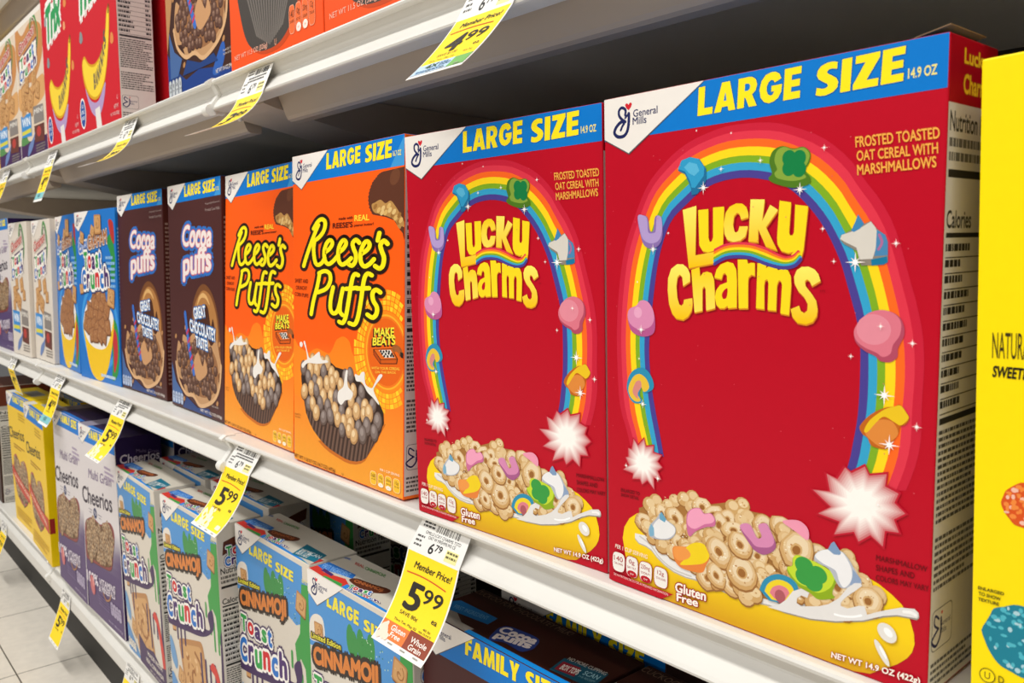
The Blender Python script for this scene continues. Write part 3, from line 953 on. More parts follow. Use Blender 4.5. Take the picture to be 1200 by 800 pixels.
a.blob([(51.2,34.0),(57.8,36.2),(62.5,33.5),(60.8,30.1),(54.2,27.2),(51.2,29.4)], 'f19a4a')
a.blob([(122.0,42.0),(124.8,44.2),(125.2,48.3),(128.0,50.5),(134.4,49.9),(141.6,48.5),(147.8,45.9),(148.3,43.1),(146.3,36.5),(147.4,34.2),(139.3,31.0),(134.7,32.9),(128.2,34.5),(123.5,38.4)], '8fae1c')
a.blob([(122.3,42.7),(125.1,44.2),(125.4,48.6),(128.1,50.4),(134.4,49.9),(141.6,48.5),(147.6,45.9),(147.4,44.1),(145.3,38.8),(139.2,34.3),(133.8,35.3),(128.2,36.2),(123.4,40.2)], 'c6dc34')
for q in [(131.3,46.0),(131.7,40.4),(138.6,43.3),(136.4,38.7)]:
    a.ell(q, 5.0, 4.4, '3a9c44')
a.stroke([(131.8,43.5),(135.5,41.5),(136.9,38.0)], 2.2, '3a9c44')
ARC = spline([(106.5,26.1),(108.5,31.3),(112.4,35.2),(117.7,37.6),(123.5,37.5),(127.3,35.5),(128.8,32.4)], 5, closed=False)
CEN = [(118.4,26.0)][0]
for k, (t, col) in enumerate(((0.0, '2f8fb4'), (0.25, 'f0d42a'), (0.5, 'e0808c'))):
    a.poly([lerp(p, CEN, t) for p in ARC] + [lerp([(123.3,23.1)][0], CEN, t), lerp([(112.1,21.8)][0], CEN, t)], col)
a.ell(CEN, 3.0, 3.5, 'b05a62')
a.blob([(136.6,51.8),(138.4,54.9),(143.2,57.5),(150.1,58.5),(154.0,55.8),(157.0,51.6),(160.0,47.4),(160.3,45.0),(154.7,41.6),(150.5,40.4),(147.9,43.0),(144.3,47.9),(138.0,49.6)], 'b8bcc6')
a.blob([(137.1,52.1),(138.8,55.0),(143.2,57.5),(149.9,58.4),(153.4,55.2),(155.8,50.4),(155.5,45.2),(152.2,40.9),(149.6,43.5),(147.7,48.1),(141.6,49.8)], 'f0eff0')
a.poly([(143.6,57.6),(145.3,61.2),(146.7,62.3),(150.3,57.7),(149.7,56.4),(146.7,55.9)], '7f9cc0')
a.poly([(156.2,51.3),(160.3,47.5),(160.1,44.9),(154.9,42.9),(156.1,47.1)], '8fa4c4')
# milk wave over the front of the cereal and the drops
a.poly([(111.2,18.1),(117.0,20.6),(121.8,25.3),(125.5,31.0),(130.1,33.7),(134.3,32.8),(133.4,29.9),(130.2,30.2),(127.9,28.1),(127.7,25.4),(130.3,24.6),(139.4,27.5),(144.6,30.3),(149.8,35.0),(153.9,41.4),(157.2,44.7),(160.1,45.5),(161.0,44.5),(158.1,41.4),(153.2,36.5),(150.8,33.2),(150.7,31.4),(154.1,31.1),(159.9,34.4),(162.4,34.9),(163.7,31.2),(168.9,34.4),(179.0,39.5),(185.0,40.8),(186.9,39.3),(186.6,37.0),(182.9,36.4),(177.5,35.6),(171.3,33.1),(161.8,27.7),(148.3,22.8),(135.0,19.7),(120.9,18.5)], 'e6e3e0')
a.stroke([(147.8,26.2),(151.7,26.5),(156.8,27.9),(160.9,29.9)], 1.1, 'ffffff')
a.stroke([(180.5,38.2),(183.6,38.8),(185.7,38.3)], 1.4, 'f8f7f5')
for c, rx, ry, rot in (([(173.2,25.6)][0], 4.9, 4.0, -0.7), ([(171.1,15.2)][0], 6.4, 1.7, -1.0)):
    a.ell((c[0] + 0.3, c[1] - 0.4), rx, ry, 'c9a23a', rot)
    a.ell(c, rx, ry, 'e9e5dd', rot)
    a.ell((c[0] + 0.6, c[1] + 0.4), rx * 0.5, ry * 0.4, 'ffffff', rot)
lk.front(a, 'cereal_bowl')
# small print along the foot of the front
a = Art(0.75)
Q = [(4.2,7.6),(13.6,7.8),(14.2,19.6),(4.4,19.7),(15.1,7.4),(23.9,7.1),(24.5,19.8),(15.2,19.8),(25.5,7.3),(34.5,7.2),(35.2,19.5),(25.6,19.4),(36.7,7.5),(46.3,7.3),(46.5,19.2),(36.7,19.5)]
serving_boxes(a, [Q[i:i + 4] for i in (0, 4, 8, 12)], 'f3eee6', 'a8182a', 'b01a28', caps=(1, 2), capcol='bd0020')
a.text('PER 1 CUP SERVING', [(6.4,22.1),(31.6,21.7),(6.7,24.7)], 'f6e6d8', 0.01)
a.poly([(3.5,6.0),(50.6,5.9),(41.9,0.6),(3.4,0.6)], CR)
a.text('SEE NUTRITION FACTS FOR AS PREPARED INFORMATION', [(5.1,4.6),(46.9,3.9),(5.1,6.0)], 'f0d8d4')
lk.front(a, 'serving_facts')
a = Art(0.75)
for s, q in (('Gluten', [(51.8,8.0),(73.0,8.9),(52.1,14.0)]), ('Free', [(52.9,2.8),(67.8,3.8),(52.9,7.8)])):
    a.text(s, q, 'a3121c', 0.03, grow=0.07)
    a.text(s, q, 'fdf6ea', 0.03)
lk.front(a, 'gluten_free_mark')
a = Art(0.75)
q = [(146.5,2.8),(188.7,5.9),(146.6,6.8)]
a.text('NET WT 14.9 OZ (422g)', q, 'b0121e', 0.03, grow=0.05)
a.text('NET WT 14.9 OZ (422g)', q, 'fdf6ea', 0.03)
lk.front(a, 'net_weight')
# side: small lettering and nutrition table
nutrition_panel(lk, 1.2, 262, 21)
a = Art(0.05)
for s, y, hh in (('Lucky', 277, 8.5), ('Charms', 266.5, 8.5)):
    qd = [(15, y), (40 if s == 'Lucky' else 43, y), (15, y + hh)]
    a.text(s, qd, 'b06a10', 0.03, grow=0.02)
    a.text(s, qd, 'f0c428', 0.03)
lk.right(a, 'side_lettering')
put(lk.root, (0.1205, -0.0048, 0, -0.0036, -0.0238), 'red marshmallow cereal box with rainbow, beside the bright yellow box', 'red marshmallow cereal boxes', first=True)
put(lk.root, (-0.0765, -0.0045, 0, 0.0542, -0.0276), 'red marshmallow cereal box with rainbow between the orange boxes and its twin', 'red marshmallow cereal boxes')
v, f = box(0.080, 0.0950, 0.002, 0.040, 0.2902, 0.2906)
v = [(x, y, z + (0.0030 if x > 0.09 else 0)) for x, y, z in v]
fl = obj('top_flap', v, f, 'kraft_card', lk.root)

# ------------------------------------------------------------------ orange peanut butter cereal cartons
rs = Box(0.1947, 0.2962, 0.065, 'ff5e08', 'f2701c', BLUE)
OB = 'a6260a'
a = Art(0.03)
for i in range(12):
    y0, y1 = 1 + i * 10, 1 + (i + 1) * 10
    a.rect(0.6, y0, 194, y1, lambda x, y: lerp(rgb('f3a02c'), rgb('ff5e08'), min(1, max(0, y / 121.0)) ** 1.2))
a.blob([(0.6,117.0),(10.3,113.6),(30.3,108.4),(40.1,111.9),(49.7,113.9),(60.5,112.2),(71.0,111.1),(77.5,115.5),(83.9,123.5),(91.5,127.2),(98.9,128.3),(107.4,125.2),(111.0,119.3),(113.4,114.6),(120.5,107.8),(122.9,99.5),(122.9,84.8),(76.0,74.3),(0.6,65.3)], lambda x, y: lerp(rgb('f98a1a'), rgb('ff7a10'), max(0, min(1, (y - 90) / 60))))
rs.front(a, 'splash_background')
size_banner(rs, 'LARGE', '16.7 OZ', fold=True, hgt=26)
maker_badge(rs)
# badge of beats
a = Art(0.10)
C = [(168.0,120.0)][0]
rnd = random.Random(3)
for ri in range(4):
    r0 = 35.0 + ri * 4.4
    for k in range(44):
        t0, t1 = 2 * math.pi * k / 44, 2 * math.pi * (k + 0.86) / 44
        if ri >= 2 and (int(k / 3) * 7 + ri) % 5 == 0:
            continue
        p = [(C[0] + r * math.cos(t), C[1] + r * math.sin(t)) for r, t in ((r0, t0), (r0 + 3.8, t0), (r0 + 3.8, t1), (r0, t1))]
        if max(q[0] for q in p) < 194:
            d = a.d
            a.poly(p, 'fbb41c' if (k + ri) % 3 else 'ffd22a')
            a.d = d
a.d += 0.003


def clipped(r):
    return [(min(194, C[0] + r * math.cos(2 * math.pi * i / 48)), C[1] + r * math.sin(2 * math.pi * i / 48)) for i in range(48)]


for r, col in ((34.5, 'f88a14'), (31.5, 'ffb32a'), (30.0, 'f07a18'), (28.2, 'e8640f')):
    a.poly(clipped(r), col)
for s, q in (('MAKE', [(149.7,131.7),(180.5,133.8),(149.7,139.4)]), ('BEATS', [(146.9,123.8),(182.2,127.1),(147.3,131.0)])):
    a.text(s, [(p[0] - 1.4, p[1] - 1.2) for p in q], '2d160c', 0.035, grow=0.04)
    a.text(s, q, 'f4e43c', 0.035)
a.poly([(148.0,121.0),(177.1,123.8),(186.0,116.0),(184.8,111.5),(159.0,109.2),(148.5,116.3)], '3a1c0e')
a.poly([(149.6,120.7),(176.7,123.2),(184.4,115.8),(160.1,113.4)], 'e06a1a')
a.poly([(149.6,119.9),(159.5,112.7),(159.0,109.9),(149.3,116.6)], 'b8480e')
a.poly([(160.1,112.8),(184.4,115.2),(183.6,112.1),(160.1,110.0)], 'd2580f')
a.poly([(156.8,120.8),(175.0,122.5),(181.3,116.7),(165.5,115.1)], 'e8e2d8')
for p in [(160.1,120.1),(164.4,120.1),(168.7,120.9),(172.9,120.8),(162.2,118.3),(167.6,118.4),(172.3,119.2),(177.1,119.2),(165.5,116.5),(170.8,116.7),(175.6,117.6),(179.2,117.7)]:
    a.ell(p, 1.6, 1.1, '2a2320', n=8)
a.stroke([(179.8,123.4),(183.3,124.6),(188.4,123.0),(190.5,120.3)], 5.5, 'a8602e')
a.poly([(189.4,121.9),(194.1,121.4),(194.1,116.9),(190.5,117.5)], '2a201c')
a.text('WITH YOUR CEREAL', [(145.4,103.5),(188.9,106.9),(145.4,105.8)], 'ffd24a', 0.01)
a.text('ON THE BACK', [(151.4,100.8),(183.4,103.4),(151.4,102.8)], 'ffd24a', 0.01)
rs.front(a, 'beats_badge')
# peanut butter cup at the top right corner
a = Art(0.12)
E = [(162.4,268.8),(156.3,267.2),(151.9,264.3),(147.4,261.8),(144.2,257.8),(141.6,253.7),(140.2,249.0),(140.5,245.2),(142.0,240.4),(145.7,235.9),(147.5,234.4)]
CH = []
for i, p in enumerate(resample(E, 30)):
    CH.append((p[0] - (1.2 if i % 2 else 0), p[1]))
R = rs.w - 0.4
a.poly(CH + [(145.7,234.7),(166.9,231.7),(179.7,228.4),(187.2,221.3),(192.2,217.8)] + [(R, CH[-1][1] - 22), (R, rs.h - 26)], '5d3220')
a.blob([(145.1,242.6),(148.4,236.7),(156.4,234.7),(166.9,232.8),(177.2,229.9),(182.2,227.0),(185.2,223.0),(188.5,221.3),(190.9,223.3),(194.1,222.5),(194.1,226.5),(189.6,232.1),(182.1,239.3),(174.5,244.5),(166.8,242.8),(159.0,246.1),(151.0,244.4)], 'b98a4c')
for p in [(151.0,240.9),(156.4,237.8),(163.0,238.9),(166.9,235.2),(173.3,237.0),(177.1,232.7),(182.2,230.4),(186.0,226.8),(187.2,232.2),(172.0,240.5),(179.6,235.3),(189.7,228.1),(161.7,235.4)]:
    a.ell(p, 3.4, 2.0, random.Random(int(p[0] * 9)).choice(['d9b06a', '9c6c34', 'e0bd7c']), 0.5, n=9)
a.ell([(180.7,263.2)][0], 8, 6, '6e4028', 0.5)
rs.front(a, 'peanut_butter_cup')
# brand lettering: brush strokes
a = Art(0.30)
S = [[(23.0,191.1),(30.8,202.9),(42.4,217.9),(52.5,228.9)], [(43.2,225.8),(51.5,232.1),(59.7,234.0),(65.5,230.7),(62.9,223.6),(53.7,217.6),(42.4,214.0)],
     [(44.7,213.8),(43.0,206.4),(45.6,195.6),(51.2,192.1),(59.4,194.3),(64.3,198.7)],
     [(64.3,203.3),(73.9,207.1),(78.7,211.7),(74.9,214.5),(68.6,212.3),(63.7,205.2),(64.6,196.8),(70.7,193.0),(79.2,195.2),(87.9,200.1)],
     [(90.1,203.1),(98.8,206.8),(103.3,211.2),(99.8,214.0),(94.0,211.8),(89.4,204.9),(90.3,196.1),(96.1,192.5),(104.5,194.6),(111.9,198.1)],
     [(125.7,211.3),(120.0,213.9),(114.5,211.0),(116.2,206.3),(120.0,201.3),(119.1,195.4),(113.6,191.7),(107.5,192.9)],
     [(129.1,201.6),(138.9,205.2),(142.7,209.1),(139.1,212.2),(133.6,210.5),(128.3,203.5),(128.3,195.1),(133.9,191.1),(142.5,193.1),(149.6,197.1)], [(158.0,218.7),(155.4,212.7)],
     [(170.6,209.6),(164.9,212.2),(159.7,208.8),(161.8,203.8),(165.2,198.2),(163.4,191.8),(158.2,189.4),(151.2,191.4)]]
S2 = [[(37.7,145.7),(42.6,158.8),(50.1,172.5),(54.8,184.8)], [(53.5,184.5),(64.2,186.6),(73.5,184.4),(74.7,177.7),(67.3,170.6),(51.0,166.7)],
      [(80.0,172.1),(75.2,159.9),(75.2,151.8),(80.8,148.4),(89.2,152.6),(97.5,171.3)], [(97.5,171.3),(93.3,160.5),(92.3,150.9),(96.9,147.6)],
      [(124.0,183.4),(118.3,184.2),(113.6,179.1),(107.7,160.9),(102.9,147.1),(97.5,140.8),(90.7,141.3)], [(103.0,171.1),(122.0,172.4)],
      [(146.3,183.6),(139.2,184.8),(133.6,179.4),(128.6,161.7),(123.4,146.6),(117.7,140.4),(108.8,141.1)], [(122.0,171.8),(142.0,172.6)],
      [(159.8,169.5),(152.9,171.5),(147.5,168.4),(148.8,162.3),(154.5,156.8),(153.5,151.0),(147.5,147.8),(139.3,150.0)]]
for s in S + S2:
    a.stroke(s, 16.5, '2e1a12', asp=0.62)
for s in S + S2:
    a.stroke(s, 7.0, 'ffee10', asp=0.55)
rs.front(a, 'brand_lettering')
a = Art(0.24)
a.text('made with', [(89.5,231.9),(114.2,232.1),(89.6,234.6)], '5e1a08', 0.02)
a.text('REAL', [(117.1,230.0),(141.6,229.9),(117.1,235.2)], 'ffd83a', 0.03)
a.text("REESE'S", [(78.7,224.8),(114.2,224.9),(78.7,229.9)], '5e1a08', 0.03)
a.text('peanut butter!', [(116.3,224.7),(148.4,225.1),(116.3,227.6)], '5e1a08', 0.02)
rs.front(a, 'peanut_butter_claim')
a = Art(0.24)
for s, q in (('SWEET AND', [(4.3,174.9),(31.1,174.6),(4.4,178.9)]), ('CRUNCHY', [(6.1,168.3),(29.0,168.1),(6.1,172.1)]), ('CORN PUFFS', [(3.8,162.1),(31.7,160.8),(3.9,165.9)])):
    a.text(s, q, '6a1c08', 0.01)
rs.front(a, 'product_description')
# the pleated cup of puffs
a = Art(0.16, 0.0008)
CUP = [(18.1,89.1),(15.8,84.1),(17.1,77.5),(19.9,68.3),(21.9,60.4),(25.5,50.0),(32.5,41.5),(40.8,34.7),(51.8,29.0),(62.5,24.8),(73.1,22.0),(83.4,20.3),(101.1,17.9),(110.9,17.8),(120.5,18.9),(129.9,21.5),(136.9,25.2),(146.0,35.0),(154.9,44.3),(161.4,52.5),(164.0,59.4),(157.0,70.3),(139.1,77.6),(101.2,85.4),(49.6,92.9)]
a.poly([(x - 2.0, y - 3.0) for x, y in CUP[8:20]] + [(CUP[20][0] + 4, CUP[20][1])], 'c96a18')
a.poly(CUP, '3f2a22')
bot = resample(CUP[4:19], 46)
rim = resample([(18.5,68.1),(29.8,58.7),(49.2,50.6),(75.8,44.6),(101.1,42.0),(120.5,41.3),(139.2,44.2),(157.1,48.9),(163.6,58.8)], 46)
for i in range(0, 46, 2):
    a.poly([bot[i], bot[i + 1], rim[i + 1], rim[i]], '6f5244')
PUF = [(17.2,86.4),(20.2,96.2),(33.1,101.3),(46.9,102.6),(60.4,102.4),(76.1,102.6),(83.8,99.5),(101.3,98.6),(113.4,96.1),(129.9,89.3),(143.6,82.4),(157.0,76.8),(164.6,68.4),(165.3,59.1)] + [(160.3,53.5),(152.7,47.6),(139.2,44.2),(125.2,41.4),(110.9,40.4),(101.1,42.0),(86.1,43.5),(75.8,44.6),(60.0,48.1),(43.7,51.8),(29.8,58.7),(21.3,65.8)]
a.poly(PUF, '2f1d16')
rnd = random.Random(8)
for p in scatter(PUF, 12.6, rnd, 0.22):
    r = rnd.uniform(6.9, 8.6)
    br = rnd.random() < 0.5
    c0, c1, c2 = ('64524a', '80706a', '9c8e88') if br else ('b98a58', 'd6ac78', 'ecd0a4')
    rot = rnd.uniform(0.9, 1.9)
    a.ell((p[0], p[1] - 0.8), r * 1.02, r * 0.86, '4a3228', rot, 16)
    a.ell(p, r, r * 0.82, c0, rot, 16)
    a.ell((p[0] - 0.5, p[1] + 0.7), r * 0.8, r * 0.64, c1, rot, 16)
    a.ell((p[0] - 1.2, p[1] + 2.2), r * 0.42, r * 0.34, c2, rot, 12)
ML = 'efe9e2'
a.blob([(87.5,70.6),(88.8,77.8),(97.5,83.2),(100.0,91.0),(102.5,98.1),(105.7,98.4),(104.9,91.5),(106.1,84.2),(114.6,79.5),(111.0,73.5),(101.2,71.1),(95.0,66.5),(90.7,66.9)], ML)
a.blob([(118.2,96.6),(125.2,96.1),(129.9,99.6),(134.5,99.4),(134.5,93.4),(137.3,88.9),(145.9,87.4),(150.3,91.5),(156.9,99.3),(161.2,100.9),(163.0,99.7),(159.1,96.0),(152.5,90.6),(149.2,85.4),(157.0,76.8),(157.0,74.5),(148.1,79.3),(139.1,83.0),(129.9,90.5),(120.5,90.7)], ML)
a.blob([(17.4,95.9),(24.6,100.6),(28.9,102.3),(27.0,110.2),(21.9,117.8),(24.8,118.7),(28.9,110.3),(33.1,104.0),(38.7,104.5),(49.7,110.0),(53.8,110.7),(56.4,104.7),(61.7,103.9),(66.2,104.5),(69.6,102.6),(49.6,99.5),(30.2,98.4),(20.2,92.8)], ML)
a.ell([(16.7,115.4)][0], 3.2, 2.6, ML)
rs.front(a, 'cereal_cup')
a = Art(0.40)
a.text('NET WT 1 LB 0.7 OZ (16.7 OZ) (473g)', [(0.6,1.6),(82.8,0.6),(0.6,6.1)], '7a3c10', 0.008)
a.text('U', [(95.1,1.8),(97.6,1.9),(95.1,4.2)], '7a3c10', 0.0)
rs.front(a, 'net_weight')
a = Art(0.40)
a.text('ENLARGED TO', [(2.6,45.0),(15.3,45.3),(2.7,46.6)], '8a3a10', 0.0)
a.text('SHOW DETAIL', [(2.9,42.5),(14.7,42.5),(2.9,44.0)], '8a3a10', 0.0)
rs.front(a, 'serving_note')
a = Art(0.40)
Q = [(144.3,4.3),(153.7,4.3),(153.7,15.7),(144.2,15.5),(156.4,4.4),(165.1,4.5),(165.1,15.5),(156.3,15.4),(168.2,4.2),(177.6,4.2),(177.5,15.5),(168.1,15.6),(180.5,4.4),(190.3,4.6),(190.2,15.9),(180.5,15.9)]
serving_boxes(a, [Q[i:i + 4] for i in (0, 4, 8, 12)], 'f6c02c', '5a300c', 'ffe9b8', caps=(1, 2), capcol='f3ede2', vals=('160', '0.5g', '200mg', '12g'))
a.text('PER 1 CUP SERVING', [(159.8,18.3),(189.6,18.7),(159.8,20.4)], 'ffeccc', 0.01)
a.text('SEE NUTRITION FACTS FOR AS PREPARED', [(143.8,0.6),(189.3,0.6),(143.8,1.2)], 'ffe6c0', 0.0)
rs.front(a, 'serving_facts')
nutrition_panel(rs, 3, 288, 31)
put(rs.root, (-0.2961, -0.0058, 0.0015, -0.0065, 0.0255), 'orange peanut butter cereal box standing against the left red box', 'orange peanut butter cereal boxes', first=True)
put(rs.root, (-0.5145, 0.0098, 0.0015, -0.0404, 0.0417), 'orange peanut butter cereal box between the brown boxes and its orange twin', 'orange peanut butter cereal boxes')

# ------------------------------------------------------------------ dark brown chocolate cereal cartons
CB = '4c2523'
ck = Box(0.19, 0.2974, 0.065, CB, '4a1f18', BLUE)
size_banner(ck, 'LARGE', '15.2 OZ', fold=True)
maker_badge(ck)


def bulge(u, t):
    return u, t + 0.10 * math.sin(math.pi * u) * (1 if t > 0.5 else -0.4)


def cocoa_lettering(a, q1, q2, blue=0.15, pink=0.035, off=0.035):
    for s, q in (('Cocoa', q1), ('puffs', q2)):
        a.text(s, q, '2f6fc0', off, bulge, grow=blue)
    for s, q in (('Cocoa', q1), ('puffs', q2)):
        a.text(s, q, 'c85a6a', off, bulge, grow=pink)
    for s, q in (('Cocoa', q1), ('puffs', q2)):
        a.text(s, q, 'f3e6e2', off, bulge)


a = Art(0.25)
CO1, CO2 = [(52.1,216.0),(157.4,213.7),(58.5,242.8)], [(54.0,169.4),(155.6,176.9),(56.3,206.7)]
cocoa_lettering(a, CO1, CO2)
ck.front(a, 'brand_lettering')
a = Art(0.24)
a.text('Naturally Flavored', [(139.5,265.0),(185.8,265.8),(139.6,268.0)], 'b09a94', 0.0)
a.text('Frosted Corn Puffs', [(139.1,257.8),(185.5,258.2),(139.3,261.2)], 'b09a94', 0.0)
ck.front(a, 'product_description')


def choc_bowl(b, off, blurb=True):
    a = Art(0.10, 0.0008)
    m = lambda pts: [(x + off[0], y + off[1]) for x, y in pts]
    rnd = random.Random(17)
    a.blob(m([(84, 70), (86, 130), (100, 155), (125, 168), (152, 160), (172, 135), (180, 100), (178, 60), (150, 30), (100, 40)]), '7b4a26')
    a.blob(m([(92, 80), (94, 126), (106, 146), (126, 156), (148, 150), (164, 128), (170, 98), (168, 70), (130, 60)]), '4a2413')
    a.blob(m([(90, 110), (92, 134), (106, 150), (126, 160), (150, 154), (168, 132), (174, 104), (168, 92), (164, 112), (157, 126), (150, 116), (142, 138), (130, 142), (122, 124), (114, 136), (104, 128), (98, 110)]), 'b27a42')
    a.blob(m([(104, 140), (118, 150), (134, 150), (148, 142), (140, 152), (126, 157), (112, 152)]), 'e0b070')
    # milk ring and puffs
    RIM = m([(22, 62), (30, 90), (44, 84), (50, 100), (70, 96), (90, 104), (110, 96), (132, 104), (150, 92), (168, 100), (178, 80), (184, 66), (172, 58), (174, 40), (160, 30), (140, 20), (120, 14), (100, 16), (80, 24), (56, 24), (44, 38), (30, 42)])
    a.blob(RIM, 'c29468')
    P = m([(30, 70), (50, 88), (100, 92), (150, 88), (172, 66), (164, 40), (136, 26), (100, 24), (60, 32), (40, 48)])
    a.blob(P, '9a6a44')
    for p in scatter(P, 12.5, rnd, 0.25):
        r = rnd.uniform(6, 7.6)
        a.ell((p[0], p[1] - 0.8), r, r, '3a2018', n=14)
        a.ell(p, r * 0.94, r * 0.94, '5d3d30', n=14)
        a.ell((p[0] - 1, p[1] + 1.8), r * 0.55, r * 0.5, '80604f', n=10)
        a.ell((p[0] - 1.4, p[1] + 3), r * 0.2, r * 0.18, 'a88470', n=8)
    a.blob(m([(88, 66), (104, 80), (120, 64), (128, 74), (136, 58), (120, 48), (104, 44), (92, 52)]), 'c9976a')
    a.stroke(m([(20, 60), (30, 38), (56, 22), (84, 22), (108, 12), (136, 17), (160, 27), (176, 44), (182, 70)]), 5.0, 'd9ad80')
    for p in m([(192 - 14, 96), (22, 96), (60, 110), (160, 112), (168, 22), (50, 14)]):
        a.ell(p, 4.0, 3.0, 'b98656', 0.6, n=12)
    a.stroke(m([(60, 128), (72, 84), (88, 52)]), 8.5, '3a6fc4', smooth=False)
    for t in (0.1, 0.3, 0.5, 0.7, 0.9):
        p = lerp(m([(66, 110)])[0], m([(87, 54)])[0], t)
        a.stroke([(p[0] - 3, p[1] - 2), (p[0] + 3, p[1] + 3)], 4.2, 'c43a5a', smooth=False)
    a.poly(m([(4, 4), (30, 4), (44, 22), (20, 34), (4, 60)]), '47679c')
    a.poly(m([(44, 2), (150, 2), (140, 12), (100, 8), (60, 18)]), '23407c')
    b.front(a, 'cereal_bowl')
    if blurb:
        a = Art(0.4)
        for s, q in (('GREAT', m([(94, 122), (136, 127), (90, 137)])), ('CHOCOLATEY', m([(78, 106), (168, 98), (76, 122)])), ('TASTE!', m([(98, 88), (140, 84), (97, 102)]))):
            a.text(s, q, '1f6fb8', 0.03, grow=0.075)
        for s, q in (('GREAT', m([(94, 122), (136, 127), (90, 137)])), ('CHOCOLATEY', m([(78, 106), (168, 98), (76, 122)])), ('TASTE!', m([(98, 88), (140, 84), (97, 102)]))):
            a.text(s, q, 'f4f6f6', 0.03)
        b.front(a, 'taste_blurb')


choc_bowl(ck, (0, 0))
a = Art(0.45)
a.line_text('NET WT 15.2 OZ (430g)', 110, 4, 72, 4.6, 'e4d8d0', 0.02)
ck.front(a, 'net_weight')
a = Art(0.45)
a.line_text('ENLARGED', 150, 16, 22, 2.2, 'c8b8ae')
ck.front(a, 'serving_note')
a = Art(0.45)
Q = [[(4 + i * 11, 5), (13 + i * 11, 5), (13 + i * 11, 20), (4 + i * 11, 20)] for i in range(4)]
serving_boxes(a, Q, 'b7c3da', '2a2a50', '5a77ac', vals=('150', '0g', '160mg', '12g'))
ck.front(a, 'serving_facts')
a = Art(0.05)
a.greek(3, 20, 62, 250, 40, '8a6a5e', random.Random(2), 0.5)
ck.right(a, 'side_small_print')
put(ck.root, (-0.71, 0.0172, 0.001, -0.021, 0.0211), 'brown chocolate puffs cereal box touching the orange boxes', 'brown chocolate cereal boxes, middle shelf', first=True)
put(ck.root, (-0.9283, 0.0201, 0.001, 0.0193, 0.0188), 'brown chocolate puffs cereal box touching the blue boxes', 'brown chocolate cereal boxes, middle shelf')

# ------------------------------------------------------------------ cinnamon squares cartons
TC = {'T': '2f9e4a', 'o': 'd0262c', 'a': '43306e', 's': '2f9e4a', 't': '2070c4'}


def toast_lettering(a, q1, q2, out='43265e', big=0.15, white=0.085, off=0.045):
    cols1 = ('2f9e4a', 'd0262c', '4a2a6a', '2f9e4a', '2070c4')
    cols2 = ('2070c4', '4a2a6a', '2f9e4a', 'd0262c', '2070c4', '4a2a6a')
    W1, W2 = (0, .22, .44, .66, .84, 1.0), (0, .19, .34, .52, .70, .86, 1.04)
    rise = (0.0, 0.04, -0.02, 0.05, -0.02, 0.03)

    def lay(word, q, Ws, cols, grow, fixed):
        bl, br, tl = q
        for i, ch in enumerate(word):
            u0, u1 = Ws[i] + 0.012, Ws[i + 1] - 0.012
            tall = ch in 'TtChlk'
            p0, p1 = lerp(bl, br, u0), lerp(bl, br, u1)
            up = (tl[0] - bl[0], tl[1] - bl[1])
            k = rise[i]
            hh = 1.0 if ch in 'TtCh' else 0.74
            g = [(p0[0] + up[0] * k, p0[1] + up[1] * k), (p1[0] + up[0] * k, p1[1] + up[1] * k), (p0[0] + up[0] * (k + hh), p0[1] + up[1] * (k + hh))]
            a.text(ch, g, fixed or cols[i], off, grow=grow)
    for grow, fixed in ((big, out), (white, 'f6f1ea'), (0, None)):
        if grow == big and out is None:
            continue
        lay('Toast', q1, W1, cols1, grow, fixed)
        lay('Crunch', q2, W2, cols2, grow, fixed)


def square(a, c, r, rot, rnd, dark=False):
    """a cinnamon sugar square with its swirl"""
    p = [(c[0] + r * math.cos(rot + k * math.pi / 2) * rnd.uniform(0.9, 1.1), c[1] + r * math.sin(rot + k * math.pi / 2) * rnd.uniform(0.9, 1.1)) for k in range(4)]
    a.rrect([(x + 0.6, y - 1.4) for x, y in p], '6e4020', 0.12)
    a.rrect(p, '8a5a3a' if dark else 'b98450', 0.12)
    q = [(c[0] + (x - c[0]) * 0.84, c[1] + (y - c[1]) * 0.84) for x, y in p]
    a.rrect(q, 'a8744c' if dark else 'cf9f68', 0.14)
    for _ in range(26 if r > 20 else 8):
        x, y = c[0] + rnd.uniform(-.42, .42) * r, c[1] + rnd.uniform(-.42, .42) * r
        a.ell((x, y), r * rnd.uniform(.03, .09), r * rnd.uniform(.02, .05), rnd.choice(('a86e38', 'e2bc8a', '9a6230')), rnd.uniform(0, 3), 7)
    s = [(c[0] + r * 0.075 * t * math.cos(t + rot), c[1] + r * 0.075 * t * math.sin(t + rot)) for t in [0.4 + 0.45 * i for i in range(15)]]
    a.stroke(s, r * 0.07, '9a6230', smooth=False)


# limited edition cartons on the bottom shelf
cn = Box(0.183, 0.2853, 0.0558, 'd9d0c2', 'd3cec4', 'c9c2b4')
H = cn.h
a = Art(0.03)
a.poly([(0.6,235.1),(0.6,240.8),(55.2,279.9),(167.3,279.4),(166.9,242.1),(147.9,240.7),(132.3,228.8),(116.7,221.4),(0.6,206.5),(0.6,210.1)], '4f93d2')
a.poly([(0.6, H - 26), (182, H - 20), (182, H - 60), (150, H - 74), (120, H - 66), (60, H - 62), (20, H - 60), (0.6, H - 50)], '4f93d2')
for q in ([(0.6,212.7),(1.9,231.4),(10.8,241.1),(22.9,243.7),(30.1,238.9),(29.4,220.2)], [(0.6,210.9),(0.6,238.3),(0.6,238.8),(0.6,238.6),(0.6,217.6)]):
    a.blob(q, 'e6ddd0')
for p in [(80.6,239.6),(98.8,240.9),(116.4,242.2),(86.6,234.9),(107.6,234.7)]:
    a.ell(p, 7, 15, '3f8f4a', n=14)
rnd = random.Random(4)
